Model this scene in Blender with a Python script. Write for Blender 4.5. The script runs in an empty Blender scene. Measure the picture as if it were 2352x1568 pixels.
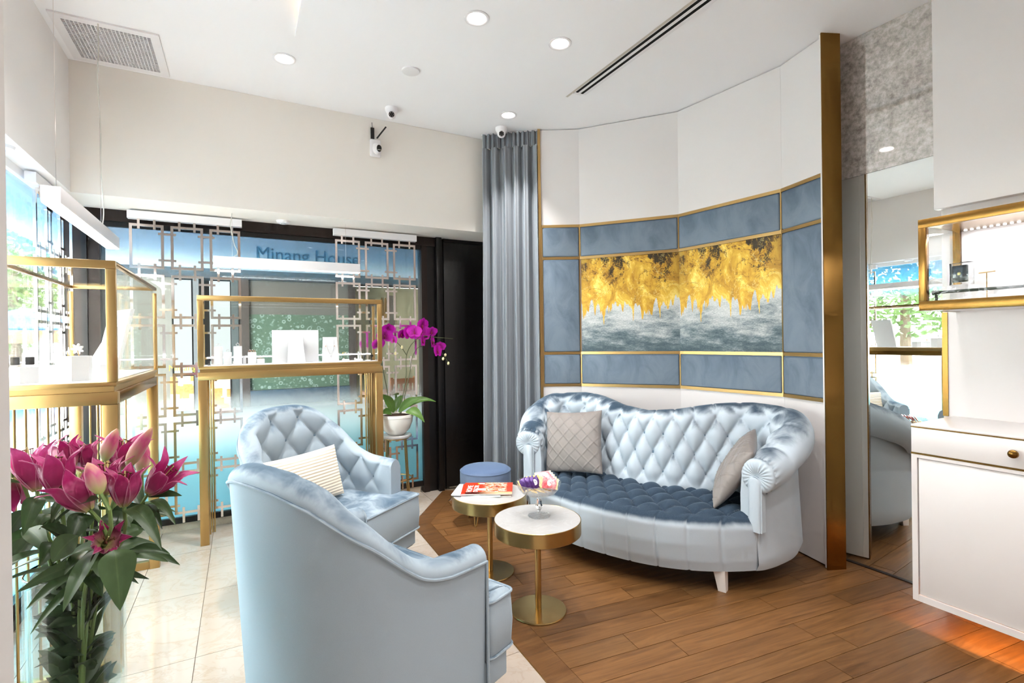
import bpy, bmesh, math, random
import numpy as np
from mathutils import Vector, Matrix

random.seed(7)
SC = bpy.context.scene
COL = SC.collection
PI = math.pi

# ------------------------------------------------------------------ camera
cam_d = bpy.data.cameras.new('camera')
cam_d.sensor_width = 36.0
cam_d.lens = 36.0 * 1155.64 / 2352.0
cam_d.clip_start = 0.02
cam = bpy.data.objects.new('camera', cam_d)
COL.objects.link(cam)
YAW, PITCH, ROLL, CAM_H = 0.494688, -0.002717457, -0.0139180651, 1.35
_f = Vector((math.sin(YAW) * math.cos(PITCH), math.cos(YAW) * math.cos(PITCH), math.sin(PITCH)))
_r = Vector((math.cos(YAW), -math.sin(YAW), 0))
_u = _r.cross(_f)
_r2 = _r * math.cos(ROLL) + _u * math.sin(ROLL)
_u2 = -_r * math.sin(ROLL) + _u * math.cos(ROLL)
cam.matrix_world = Matrix(((_r2.x, _u2.x, -_f.x, 0), (_r2.y, _u2.y, -_f.y, 0), (_r2.z, _u2.z, -_f.z, CAM_H), (0, 0, 0, 1)))
SC.camera = cam

# ------------------------------------------------------------------ world, light, exposure
SKY_STRENGTH = 9.5
DOWNLIGHT_W = 5.4
EXPOSURE = 0.92
w = bpy.data.worlds.new('world')
SC.world = w
w.use_nodes = True
w.node_tree.nodes['Background'].inputs[0].default_value = (1.0, 0.975, 0.97, 1)
w.node_tree.nodes['Background'].inputs[1].default_value = SKY_STRENGTH
SC.view_settings.view_transform = 'Standard'
SC.view_settings.look = 'None'
SC.view_settings.gamma = 1.0
SC.view_settings.use_curve_mapping = False
SC.view_settings.exposure = EXPOSURE
cy = SC.cycles
cy.use_denoising = True
cy.max_bounces = 10
cy.diffuse_bounces = 8
cy.use_adaptive_sampling = True
cy.adaptive_threshold = 0.06
cy.adaptive_min_samples = 12
cy.time_limit = 1000
cy.glossy_bounces = 4
cy.transmission_bounces = 6
cy.transparent_max_bounces = 24
cy.sample_clamp_indirect = 6.0
cy.caustics_reflective = True
cy.caustics_refractive = False

# ------------------------------------------------------------------ material helpers
def lin(c):
    return tuple(((v / 255.0) / 12.92 if v / 255.0 <= 0.04045 else ((v / 255.0 + 0.055) / 1.055) ** 2.4) for v in c)

class NT:
    def __init__(self, name):
        self.m = bpy.data.materials.new(name)
        self.m.use_nodes = True
        self.t = self.m.node_tree
        self.t.nodes.clear()
        self.out = self.t.nodes.new('ShaderNodeOutputMaterial')
    def n(self, typ, ins=None, **kw):
        nd = self.t.nodes.new('ShaderNode' + typ)
        for k, v in kw.items():
            setattr(nd, k, v)
        for k, v in (ins or {}).items():
            s = nd.inputs[k]
            if hasattr(v, 'is_linked') or isinstance(v, bpy.types.NodeSocket):
                self.t.links.new(v, s)
            else:
                if isinstance(v, (tuple, list)) and len(v) == 3 and s.type == 'RGBA':
                    v = (*v, 1)
                s.default_value = v
        return nd
    def math(self, op, a, b=0.0, clamp=False):
        nd = self.n('Math', {0: a, 1: b}, operation=op)
        nd.use_clamp = clamp
        return nd.outputs[0]
    def mix(self, f, a, b, blend='MIX'):
        nd = self.n('Mix', data_type='RGBA', blend_type=blend)
        for i, v in ((0, f), (6, a), (7, b)):
            s = nd.inputs[i]
            if isinstance(v, bpy.types.NodeSocket):
                self.t.links.new(v, s)
            else:
                s.default_value = (*v, 1) if isinstance(v, (tuple, list)) and len(v) == 3 else v
        return nd.outputs[2]
    def rng(self, v, a, b, c=0.0, d=1.0, smooth=False):
        nd = self.n('MapRange', {0: v, 1: a, 2: b, 3: c, 4: d})
        nd.clamp = True
        if smooth:
            nd.interpolation_type = 'SMOOTHSTEP'
        return nd.outputs[0]
    def ramp(self, f, stops):
        nd = self.n('ValToRGB', {0: f})
        el = nd.color_ramp.elements
        while len(el) > 1:
            el.remove(el[-1])
        for i, (p, c) in enumerate(stops):
            e = el[0] if i == 0 else el.new(p)
            e.position = p
            e.color = (*c, 1)
        return nd.outputs[0]
    def obj(self):
        return self.n('TexCoord').outputs['Object']
    def gen(self):
        return self.n('TexCoord').outputs['Generated']
    def world(self):
        return self.n('NewGeometry').outputs['Position']
    def mapping(self, v, scale=(1, 1, 1), rot=(0, 0, 0), loc=(0, 0, 0)):
        return self.n('Mapping', {'Vector': v, 'Scale': scale, 'Rotation': rot, 'Location': loc}).outputs[0]
    def noise(self, v, scale, detail=4.0, rough=0.55, dist=0.0):
        return self.n('TexNoise', {'Vector': v, 'Scale': scale, 'Detail': detail, 'Roughness': rough, 'Distortion': dist}).outputs[0]
    def bump(self, h, strength=0.2, dist=0.01):
        return self.n('Bump', {'Height': h, 'Strength': strength, 'Distance': dist}).outputs[0]
    def pri(self, **ins):
        return self.n('BsdfPrincipled', {k.replace('_', ' '): v for k, v in ins.items()})
    def done(self, sh):
        self.t.links.new(sh.outputs[0] if hasattr(sh, 'outputs') else sh, self.out.inputs[0])
        return self.m

MATS = {}
def simple(name, rgb, rough=0.5, metal=0.0, spec=0.5, bump=0.0, bscale=60, var=0.0):
    if name in MATS:
        return MATS[name]
    t = NT(name)
    base = lin(rgb)
    col = base
    if var:
        nz = t.noise(t.obj(), bscale * 0.2, 4)
        col = t.mix(nz, tuple(c * (1 - var) for c in base), tuple(min(1, c * (1 + var)) for c in base))
    ins = {'Base Color': col, 'Roughness': rough, 'Metallic': metal, 'Specular IOR Level': spec}
    if bump:
        ins['Normal'] = t.bump(t.noise(t.obj(), bscale, 5), bump, 0.003)
    p = t.n('BsdfPrincipled', ins)
    MATS[name] = t.done(p)
    return MATS[name]

def emis(name, rgb, strength):
    if name in MATS:
        return MATS[name]
    t = NT(name)
    MATS[name] = t.done(t.n('Emission', {'Color': lin(rgb), 'Strength': strength}))
    return MATS[name]

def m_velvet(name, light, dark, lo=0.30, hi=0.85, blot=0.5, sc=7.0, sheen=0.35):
    # pile fabric: sheen painted into the colour, darker on upturned faces, with brushed blotches
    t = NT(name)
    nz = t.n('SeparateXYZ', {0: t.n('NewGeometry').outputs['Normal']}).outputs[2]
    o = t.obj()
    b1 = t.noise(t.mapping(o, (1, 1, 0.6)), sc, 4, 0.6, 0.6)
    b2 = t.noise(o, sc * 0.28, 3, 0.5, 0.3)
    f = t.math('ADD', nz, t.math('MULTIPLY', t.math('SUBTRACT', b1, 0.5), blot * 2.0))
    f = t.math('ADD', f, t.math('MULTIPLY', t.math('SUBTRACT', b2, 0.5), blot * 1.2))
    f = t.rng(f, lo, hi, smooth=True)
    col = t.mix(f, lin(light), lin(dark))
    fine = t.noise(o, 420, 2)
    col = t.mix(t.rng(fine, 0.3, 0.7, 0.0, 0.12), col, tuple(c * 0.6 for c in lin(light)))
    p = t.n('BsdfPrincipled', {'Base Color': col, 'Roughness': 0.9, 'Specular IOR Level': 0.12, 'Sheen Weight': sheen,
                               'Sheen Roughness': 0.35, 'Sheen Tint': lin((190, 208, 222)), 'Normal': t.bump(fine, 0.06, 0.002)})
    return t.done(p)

def m_brass(name, rgb=(190, 158, 104), rough=0.30, axis=(260, 260, 4), bump=0.05):
    t = NT(name)
    o = t.obj()
    g = t.noise(t.mapping(o, axis), 1.0, 3, 0.6)
    col = t.mix(g, tuple(c * 0.94 for c in lin(rgb)), lin(rgb))
    p = t.n('BsdfPrincipled', {'Base Color': col, 'Metallic': 1.0, 'Roughness': t.rng(g, 0.2, 0.8, rough - 0.02, rough + 0.03), 'Normal': t.bump(g, bump, 0.001)})
    return t.done(p)

def m_glass(name, tint=(0.97, 0.99, 0.985), refl=1.0):
    # thin flat pane: clear with a fresnel reflection
    t = NT(name)
    fr = t.n('Fresnel', {'IOR': 1.45}).outputs[0]
    tr = t.n('BsdfTransparent', {'Color': tint})
    gl = t.n('BsdfGlossy', {'Color': (1, 1, 1), 'Roughness': 0.0})
    return t.done(t.n('MixShader', {0: t.math('MULTIPLY', fr, refl), 1: tr.outputs[0], 2: gl.outputs[0]}))

def m_film():
    # window pane with printed gradient film: blue at the head, clear in the middle, frosted white to cyan at the foot
    t = NT('filmed_window_glass')
    z = t.n('SeparateXYZ', {0: t.world()}).outputs[2]
    top = t.rng(z, 1.78, 2.12, smooth=True)
    bot = t.rng(z, 1.02, 0.62, smooth=True)
    cbot = t.ramp(t.rng(z, 0.1, 1.0), [(0.0, lin((136, 182, 194))), (0.42, lin((156, 198, 206))), (0.62, lin((204, 226, 230))), (1.0, lin((236, 244, 246)))])
    ctop = t.ramp(t.rng(z, 1.75, 2.25), [(0.0, lin((118, 178, 202))), (0.5, lin((72, 142, 178))), (1.0, lin((46, 108, 152)))])
    a = t.math('MAXIMUM', t.math('MULTIPLY', top, 0.72), t.math('MULTIPLY', bot, 0.93))
    col = t.mix(t.rng(z, 1.3, 1.4), cbot, ctop)
    trl = t.n('BsdfTranslucent', {'Color': col})
    trt = t.n('BsdfTransparent', {'Color': t.mix(0.35, col, (1, 1, 1))})
    clear = t.n('BsdfTransparent', {'Color': (0.96, 0.985, 0.98)})
    film = t.n('MixShader', {0: t.rng(z, 1.3, 1.4, 0.06, 0.45), 1: trl.outputs[0], 2: trt.outputs[0]})
    mid = t.n('MixShader', {0: a, 1: clear.outputs[0], 2: film.outputs[0]})
    fr = t.n('Fresnel', {'IOR': 1.45}).outputs[0]
    gl = t.n('BsdfGlossy', {'Color': (1, 1, 1), 'Roughness': 0.0})
    return t.done(t.n('MixShader', {0: t.math('MULTIPLY', fr, 0.4), 1: mid.outputs[0], 2: gl.outputs[0]}))

def m_marble(name, base, vein, scale=3.0, amt=0.35, rough=0.12, rnd=True):
    t = NT(name)
    o = t.obj()
    if rnd:
        r = t.n('ObjectInfo').outputs['Random']
        o = t.n('VectorMath', {0: o, 1: t.n('CombineXYZ', {0: t.math('MULTIPLY', r, 37.0), 1: t.math('MULTIPLY', r, 91.0), 2: 0.0}).outputs[0]}, operation='ADD').outputs[0]
    n1 = t.noise(t.mapping(o, (1, 1.6, 1), (0, 0, 0.6)), scale, 8, 0.62, 1.4)
    v = t.math('ABSOLUTE', t.math('SUBTRACT', n1, 0.5))
    v = t.rng(v, 0.0, 0.035, 1.0, 0.0)
    cl = t.noise(o, scale * 0.7, 5)
    col = t.mix(t.rng(cl, 0.35, 0.7), lin(base), tuple(c * 0.93 for c in lin(base)))
    col = t.mix(t.math('MULTIPLY', v, t.math('MULTIPLY', t.noise(o, scale * 1.3, 3), amt)), col, lin(vein))
    return t.done(t.n('BsdfPrincipled', {'Base Color': col, 'Roughness': rough, 'Specular IOR Level': 0.5}))

def m_wood(name, cols, sc=1.0, rough=0.36):
    t = NT(name)
    o = t.obj()
    r = t.n('ObjectInfo').outputs['Random']
    off = t.n('CombineXYZ', {0: t.math('MULTIPLY', r, 17.0), 1: t.math('MULTIPLY', r, 43.0), 2: t.math('MULTIPLY', r, 5.0)}).outputs[0]
    o = t.n('VectorMath', {0: o, 1: off}, operation='ADD').outputs[0]
    g = t.noise(t.mapping(o, (1.2 * sc, 16 * sc, 8)), 1.6, 6, 0.62, 1.8)
    g2 = t.noise(t.mapping(o, (5, 240, 60)), 1.0, 3, 0.6)
    f = t.math('ADD', t.math('MULTIPLY', g, 0.75), t.math('MULTIPLY', g2, 0.25))
    col = t.ramp(t.rng(f, 0.25, 0.75), [(0.0, lin(cols[0])), (0.45, lin(cols[1])), (1.0, lin(cols[2]))])
    hue = t.mix(1.0, col, t.ramp(r, [(0.0, (0.72, 0.70, 0.68)), (0.35, (0.92, 0.90, 0.88)), (0.7, (1.08, 1.04, 0.98)), (1.0, (0.82, 0.86, 0.9))]), 'MULTIPLY')
    return t.done(t.n('BsdfPrincipled', {'Base Color': hue, 'Roughness': t.rng(g2, 0.2, 0.8, rough - 0.06, rough + 0.1), 'Specular IOR Level': 0.4, 'Normal': t.bump(g2, 0.06, 0.001)}))

M = {}
M['white'] = simple('white_paint', (238, 236, 235), 0.55, bump=0.03, bscale=300)
M['ceil'] = simple('ceiling_paint', (246, 245, 247), 0.7)
M['cream'] = simple('warm_white_wall', (236, 231, 224), 0.6, bump=0.03, bscale=300)
M['lacquer'] = simple('white_lacquer', (222, 218, 217), 0.3)
M['black'] = simple('black_powder_coat', (16, 15, 16), 0.35)
M['bronze'] = simple('dark_bronze_frame', (46, 36, 32), 0.4, 0.4)
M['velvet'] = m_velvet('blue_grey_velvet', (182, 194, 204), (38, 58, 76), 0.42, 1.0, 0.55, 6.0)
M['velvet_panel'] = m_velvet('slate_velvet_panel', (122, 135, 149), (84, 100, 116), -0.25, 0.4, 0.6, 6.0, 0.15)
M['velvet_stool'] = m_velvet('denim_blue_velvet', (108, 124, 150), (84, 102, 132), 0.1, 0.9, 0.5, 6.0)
M['velvet_seat'] = m_velvet('blue_grey_seat_velvet', (182, 194, 204), (34, 52, 70), 0.22, 0.70, 0.22, 6.0)  # copy of the sofa velvet, darker sheen painted over its upturned faces
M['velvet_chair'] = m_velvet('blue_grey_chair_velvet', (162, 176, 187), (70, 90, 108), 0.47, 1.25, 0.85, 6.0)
M['button'] = simple('velvet_button', (110, 132, 150), 0.8)
M['brass'] = m_brass('brushed_brass')
M['brass_h'] = m_brass('brushed_brass_lengthwise', axis=(4, 260, 260))
M['brass_deep'] = m_brass('deep_bronze_brass', (142, 106, 54), 0.24, (3, 3, 300), 0.0)
M['brass_spin'] = simple('spun_brass', (186, 156, 102), 0.26, 1.0)
M['chrome'] = simple('polished_nickel', (236, 230, 226), 0.12, 1.0)
M['glass'] = m_glass('clear_pane')
M['case_glass'] = m_glass('display_glass', (0.99, 0.997, 0.993), 0.32)
M['film'] = m_film()
M['tile'] = m_marble('cream_marble', (176, 164, 153), (150, 126, 104), 4.0, 0.55, 0.07)
M['top_marble'] = m_marble('white_marble_top', (172, 171, 170), (186, 186, 188), 6.0, 0.5, 0.15, False)
M['kerb'] = m_marble('beige_stone', (206, 192, 172), (160, 140, 118), 6.0, 0.5, 0.3)
M['wood'] = m_wood('oak_plank', ((70, 46, 25), (109, 75, 42), (137, 99, 60)))
M['wood_border'] = m_wood('oak_border_plank', ((66, 44, 24), (100, 68, 38), (128, 92, 54)))
M['grout'] = simple('floor_bed', (120, 104, 86), 0.9)
M['lamp'] = emis('lamp_diffuser', (255, 250, 244), 14.0)
M['led'] = emis('led_strip', (248, 248, 255), 7.0)
M['pend'] = emis('pendant_diffuser', (255, 252, 248), 3.2)
M['warm'] = emis('warm_led', (255, 196, 110), 9.0)
M['plastic'] = simple('white_plastic', (234, 232, 234), 0.35)
M['dark'] = simple('dark_plastic', (22, 22, 24), 0.3)
M['lens'] = simple('camera_lens', (8, 8, 12), 0.05)

# ------------------------------------------------------------------ mesh helpers
def mk(name, verts, faces, mat, parent=None, smooth=False, loc=None):
    me = bpy.data.meshes.new(name)
    me.from_pydata([tuple(map(float, v)) for v in verts], [], faces)
    if smooth:
        me.polygons.foreach_set('use_smooth', [True] * len(me.polygons))
    if isinstance(mat, (list, tuple)):
        for q in mat:
            me.materials.append(q)
    elif mat:
        me.materials.append(mat)
    me.update()
    o = bpy.data.objects.new(name, me)
    COL.objects.link(o)
    if parent:
        o.parent = parent
    if loc is not None:
        o.location = loc
    return o

def tag(o, label=None, cat=None, group=None, kind=None):
    for k, v in (('label', label), ('category', cat), ('group', group), ('kind', kind)):
        if v:
            o[k] = v
    return o

def empty(name, loc=(0, 0, 0), rz=0.0, label=None, cat=None, group=None, kind=None):
    o = bpy.data.objects.new(name, None)
    o.empty_display_size = 0.05
    COL.objects.link(o)
    o.location = loc
    o.rotation_euler = (0, 0, rz)
    return tag(o, label, cat, group, kind)

def inst(src, parent=None, loc=None, rot=None, scale=None, name=None):
    o = bpy.data.objects.new(name or src.name.split('.')[0], src.data)
    COL.objects.link(o)
    if parent:
        o.parent = parent
    if loc is not None:
        o.location = loc
    if rot is not None:
        o.rotation_euler = rot
    if scale is not None:
        o.scale = scale
    return o

class G:
    """collects shapes and links them as one mesh object"""
    def __init__(self):
        self.bm = bmesh.new()
    def box(self, a, b, bevel=0.0, seg=2, rot=None, at=None):
        x0, y0, z0 = a
        x1, y1, z1 = b
        vs = [self.bm.verts.new(p) for p in ((x0, y0, z0), (x1, y0, z0), (x1, y1, z0), (x0, y1, z0), (x0, y0, z1), (x1, y0, z1), (x1, y1, z1), (x0, y1, z1))]
        fs = [self.bm.faces.new([vs[i] for i in q]) for q in ((3, 2, 1, 0), (4, 5, 6, 7), (0, 1, 5, 4), (1, 2, 6, 5), (2, 3, 7, 6), (3, 0, 4, 7))]
        geo = vs
        if bevel:
            es = list({e for f in fs for e in f.edges})
            r = bmesh.ops.bevel(self.bm, geom=es, offset=bevel, segments=seg, profile=0.5, affect='EDGES')
            geo = list({v for f in r['faces'] for v in f.verts} | {v for v in vs if v.is_valid})
        if rot is not None:
            bmesh.ops.rotate(self.bm, verts=geo, cent=at or (0, 0, 0), matrix=rot)
        return self
    def prism(self, poly, z0, z1):
        n = len(poly)
        a = [self.bm.verts.new((p[0], p[1], z0)) for p in poly]
        b = [self.bm.verts.new((p[0], p[1], z1)) for p in poly]
        self.bm.faces.new(a[::-1])
        self.bm.faces.new(b)
        for i in range(n):
            self.bm.faces.new((a[i], a[(i + 1) % n], b[(i + 1) % n], b[i]))
        return self
    def lathe(self, prof, n=32, c=(0, 0, 0), caps=True, fn=None):
        rings = []
        for (r, z) in prof:
            ring = []
            for i in range(n):
                a = 2 * PI * i / n
                rr = r if fn is None else fn(r, z, a)
                ring.append(self.bm.verts.new((c[0] + rr * math.cos(a), c[1] + rr * math.sin(a), c[2] + z)))
            rings.append(ring)
        for k in range(len(rings) - 1):
            for i in range(n):
                self.bm.faces.new((rings[k][i], rings[k][(i + 1) % n], rings[k + 1][(i + 1) % n], rings[k + 1][i]))
        if caps:
            self.bm.faces.new(rings[0][::-1])
            self.bm.faces.new(rings[-1])
        return self
    def tube(self, pts, r, n=8, caps=True, closed=False):
        pts = [Vector(p) for p in pts]
        rs = r if isinstance(r, (list, tuple)) else [r] * len(pts)
        rings = []
        prev = None
        m = len(pts)
        for i, p in enumerate(pts):
            if closed:
                d = pts[(i + 1) % m] - pts[i - 1]
            else:
                d = (pts[min(i + 1, m - 1)] - pts[max(i - 1, 0)])
            d.normalize()
            if prev is None:
                a = Vector((0, 0, 1)) if abs(d.z) < 0.9 else Vector((1, 0, 0))
            else:
                a = prev
            x = (a - d * a.dot(d)).normalized()
            prev = x
            y = d.cross(x)
            rings.append([self.bm.verts.new(p + (x * math.cos(2 * PI * k / n) + y * math.sin(2 * PI * k / n)) * rs[i]) for k in range(n)])
        for i in range(m if closed else m - 1):
            A, B = rings[i], rings[(i + 1) % m]
            for k in range(n):
                self.bm.faces.new((A[k], A[(k + 1) % n], B[(k + 1) % n], B[k]))
        if caps and not closed:
            self.bm.faces.new(rings[0][::-1])
            self.bm.faces.new(rings[-1])
        return self
    def sphere(self, c, r, u=14, v=9, sc=(1, 1, 1)):
        mt = Matrix.Translation(c) @ Matrix.Diagonal((r * sc[0], r * sc[1], r * sc[2], 1))
        bmesh.ops.create_uvsphere(self.bm, u_segments=u, v_segments=v, radius=1.0, matrix=mt)
        return self
    def cyl(self, a, b, r, n=20):
        return self.tube([a, b], r, n)
    def done(self, name, mat, parent=None, smooth=False, loc=None, autosmooth=None):
        me = bpy.data.meshes.new(name)
        bmesh.ops.recalc_face_normals(self.bm, faces=self.bm.faces)
        self.bm.to_mesh(me)
        self.bm.free()
        if isinstance(mat, (list, tuple)):
            for q in mat:
                me.materials.append(q)
        elif mat:
            me.materials.append(mat)
        if smooth:
            me.polygons.foreach_set('use_smooth', [True] * len(me.polygons))
            me.set_sharp_from_angle(angle=math.radians(autosmooth or 40))
        o = bpy.data.objects.new(name, me)
        COL.objects.link(o)
        if parent:
            o.parent = parent
        if loc is not None:
            o.location = loc
        return o

def box(name, a, b, mat, parent=None, bevel=0.0, seg=2, smooth=False):
    return G().box(a, b, bevel, seg).done(name, mat, parent, smooth=smooth or bevel > 0)

def grid(name, P, mat, parent=None, wrap_u=False, smooth=True, flip=False):
    """P: array (nu, nv, 3)"""
    nu, nv, _ = P.shape
    fs = []
    for i in range(nu if wrap_u else nu - 1):
        j2 = (i + 1) % nu
        for j in range(nv - 1):
            q = (i * nv + j, j2 * nv + j, j2 * nv + j + 1, i * nv + j + 1)
            fs.append(q[::-1] if flip else q)
    return mk(name, P.reshape(-1, 3), fs, mat, parent, smooth)

def normals(P):
    du = np.gradient(P, axis=0)
    dv = np.gradient(P, axis=1)
    n = np.cross(du, dv)
    return n / (np.linalg.norm(n, axis=2, keepdims=True) + 1e-9)

def spline(pts, n, closed=False):
    """Catmull-Rom through pts resampled evenly by arc length"""
    p = np.array(pts, float)
    out = []
    m = len(p)
    for i in range(m - 1):
        p0 = p[max(i - 1, 0)] if i > 0 else 2 * p[0] - p[1]
        p1, p2 = p[i], p[i + 1]
        p3 = p[i + 2] if i + 2 < m else 2 * p[-1] - p[-2]
        for t in np.linspace(0, 1, 24, endpoint=False):
            out.append(0.5 * ((2 * p1) + (-p0 + p2) * t + (2 * p0 - 5 * p1 + 4 * p2 - p3) * t * t + (-p0 + 3 * p1 - 3 * p2 + p3) * t ** 3))
    out.append(p[-1])
    out = np.array(out)
    s = np.concatenate([[0], np.cumsum(np.linalg.norm(np.diff(out, axis=0), axis=1))])
    t = np.linspace(0, s[-1], n)
    return np.stack([np.interp(t, s, out[:, k]) for k in range(out.shape[1])], 1), s[-1]

def clip(poly, p, n):
    """keep the side of the line through p where n points"""
    out = []
    for i in range(len(poly)):
        a, b = poly[i], poly[(i + 1) % len(poly)]
        da = (a[0] - p[0]) * n[0] + (a[1] - p[1]) * n[1]
        db = (b[0] - p[0]) * n[0] + (b[1] - p[1]) * n[1]
        if da >= 0:
            out.append(a)
        if (da >= 0) != (db >= 0):
            k = da / (da - db)
            out.append((a[0] + (b[0] - a[0]) * k, a[1] + (b[1] - a[1]) * k))
    return out

def area(p):
    return abs(sum(p[i][0] * p[(i + 1) % len(p)][1] - p[(i + 1) % len(p)][0] * p[i][1] for i in range(len(p)))) / 2

def text_mesh(name, body, size, mat, parent=None, loc=(0, 0, 0), rot=(0, 0, 0), extrude=0.001, align='CENTER', sx=1.0):
    cu = bpy.data.curves.new(name + '_font', 'FONT')
    cu.body = body
    cu.size = size
    cu.extrude = extrude
    cu.align_x = align
    cu.align_y = 'CENTER'
    tmp = bpy.data.objects.new(name + '_tmp', cu)
    COL.objects.link(tmp)
    dg = bpy.context.evaluated_depsgraph_get()
    me = bpy.data.meshes.new_from_object(tmp.evaluated_get(dg))
    bpy.data.objects.remove(tmp)
    me.materials.clear()
    me.materials.append(mat)
    o = bpy.data.objects.new(name, me)
    COL.objects.link(o)
    o.parent = parent
    o.location = loc
    o.rotation_euler = rot
    o.scale = (sx, 1, 1)
    return o

def light_area(name, loc, sx, sy, power, color, direction=(0, 0, -1), parent=None, spread=180, shape='RECTANGLE'):
    d = bpy.data.lights.new(name, 'AREA')
    d.shape = shape
    d.size = sx
    d.size_y = sy
    d.energy = power
    d.color = color
    d.spread = math.radians(spread)
    o = bpy.data.objects.new(name, d)
    COL.objects.link(o)
    o.location = loc
    o.rotation_euler = Vector(direction).to_track_quat('-Z', 'Y').to_euler()
    if parent:
        o.parent = parent
    return o

# ================================================================== SETTING
ZC = 3.09          # ceiling
ZS = 2.285         # underside of the soffits
XL, YB = -0.895, 3.95   # soffit faces
WP0, WP1 = (1.03, 1.2), (1.10, 3.63)     # edge between marble and timber
WP2 = (1.60, 4.32)

def struct(o):
    o['kind'] = 'structure'
    return o

# ---- floor
floor = struct(box('floor', (-1.2, -3.0, -0.12), (3.4, 4.45, -0.012), M['grout']))
d1 = (WP1[0] - WP0[0], WP1[1] - WP0[1])
n_left = (-d1[1], d1[0])
n_right = (d1[1], -d1[0])
d2 = (WP2[0] - WP1[0], WP2[1] - WP1[1])
n_up = (-d2[1], d2[0])
n_dn = (d2[1], -d2[0])

def slab(name, polys, mat, parent, z0=-0.012, z1=0.0):
    g = G()
    for p in polys:
        if len(p) >= 3 and area(p) > 2e-4:
            g.prism(p, z0, z1)
    if not g.bm.faces:
        g.bm.free()
        return None
    return g.done(name, mat, parent)

gp = 0.0012
for ix in range(-4, 6):
    for iy in range(-6, 4):
        x0, y0 = -0.19 + 0.32 * ix, 2.565 + 0.655 * iy
        x1, y1 = x0 + 0.32, y0 + 0.655
        if x1 < -1.05 or y0 < -1.7:
            continue
        r = [(max(x0 + gp, -1.02), y0 + gp), (x1 - gp, y0 + gp), (x1 - gp, min(y1 - gp, 4.36)), (max(x0 + gp, -1.02), min(y1 - gp, 4.36))]
        a = clip(r, WP0, n_left)
        b = clip(clip(r, WP0, n_right), WP1, n_up)
        slab('marble_tile', [a, b], M['tile'], floor)

# ---- oak: border boards, then planks laid 6.5 degrees off square
bw = 0.125
ln1 = math.hypot(*d1); u1 = (d1[0] / ln1, d1[1] / ln1); i1 = (u1[1], -u1[0])
ln2 = math.hypot(*d2); u2 = (d2[0] / ln2, d2[1] / ln2); i2 = (u2[1], -u2[0])
mit = (i1[0] + i2[0], i1[1] + i2[1])
k = bw / (mit[0] * i1[0] + mit[1] * i1[1])
C1 = (WP1[0] + mit[0] * k, WP1[1] + mit[1] * k)
pa = [(WP0[0] - u1[0] * 3.0, WP0[1] - u1[1] * 3.0), (WP0[0] - u1[0] * 3.0 + i1[0] * bw, WP0[1] - u1[1] * 3.0 + i1[1] * bw)]
def along(p, u, t):
    return (p[0] + u[0] * t, p[1] + u[1] * t)
cuts = [-2.6, -1.2, 0.1, 1.35, ln1]
for i in range(4):
    t0, t1 = cuts[i], cuts[i + 1] - (0.002 if i < 3 else 0)
    q = [along(WP0, u1, t0), along(WP0, u1, t1), along((WP0[0] + i1[0] * bw, WP0[1] + i1[1] * bw), u1, t1), along((WP0[0] + i1[0] * bw, WP0[1] + i1[1] * bw), u1, t0)]
    if i == 3:
        q[1] = WP1
        q[2] = C1
    ob = slab('border_plank', [q], M['wood_border'], floor)
E2 = (WP2[0] + i2[0] * bw, WP2[1] + i2[1] * bw)
slab('border_plank', [[WP1, WP2, E2, C1]], M['wood_border'], floor)
ang = math.radians(-6.5)
ce, se = math.cos(ang), math.sin(ang)
pw = 0.122
rnd = random.Random(3)
for row in range(-26, 34):
    v0 = row * pw
    t = -0.3 - rnd.random() * 1.1
    while t < 3.6:
        L = rnd.uniform(0.75, 1.35)
        q = [(t + gp, v0 + gp), (t + L - gp, v0 + gp), (t + L - gp, v0 + pw - gp), (t + gp, v0 + pw - gp)]
        q = [(a * ce - b * se, a * se + b * ce) for a, b in q]
        q = clip(q, (WP0[0] + i1[0] * (bw + gp), WP0[1] + i1[1] * (bw + gp)), n_right)
        if q: q = clip(q, (WP1[0] + i2[0] * (bw + gp), WP1[1] + i2[1] * (bw + gp)), n_dn)
        if q: q = clip(q, (3.20, 0), (-1, 0))
        if q: q = clip(q, (0, -1.2), (0, 1))
        if q: q = clip(q, (0, 4.32), (0, -1))
        if len(q) >= 3 and area(q) > 1e-3:
            ob = slab('oak_plank', [q], M['wood'], floor)
            ob.data.transform(Matrix.Rotation(-ang, 4, 'Z'))
            ob.rotation_euler = (0, 0, ang)
        t += L
slab('edge_strip', [[along(WP0, u1, -2.6), along(WP0, u1, ln1), along((WP0[0] - i1[0] * 0.004, WP0[1] - i1[1] * 0.004), u1, ln1), along((WP0[0] - i1[0] * 0.004, WP0[1] - i1[1] * 0.004), u1, -2.6)]], M['brass'], floor, -0.012, 0.0015)

# ---- ceiling with a shallow dropped centre panel and warm cove
ceiling = struct(box('ceiling', (-1.3, -3.0, ZC), (3.5, 4.7, ZC + 0.1), M['ceil']))
box('dropped_panel', (0.29, -2.2, ZC - 0.03), (2.04, 3.04, ZC - 0.018), M['ceil'], ceiling)
box('panel_hanger', (0.36, -2.15, ZC - 0.0178), (2.03, 3.03, ZC - 0.0003), M['ceil'], ceiling)
box('cove_strip', (0.350, -2.0, ZC - 0.0178), (0.3595, 2.86, ZC - 0.010), M['warm'], ceiling)

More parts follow.
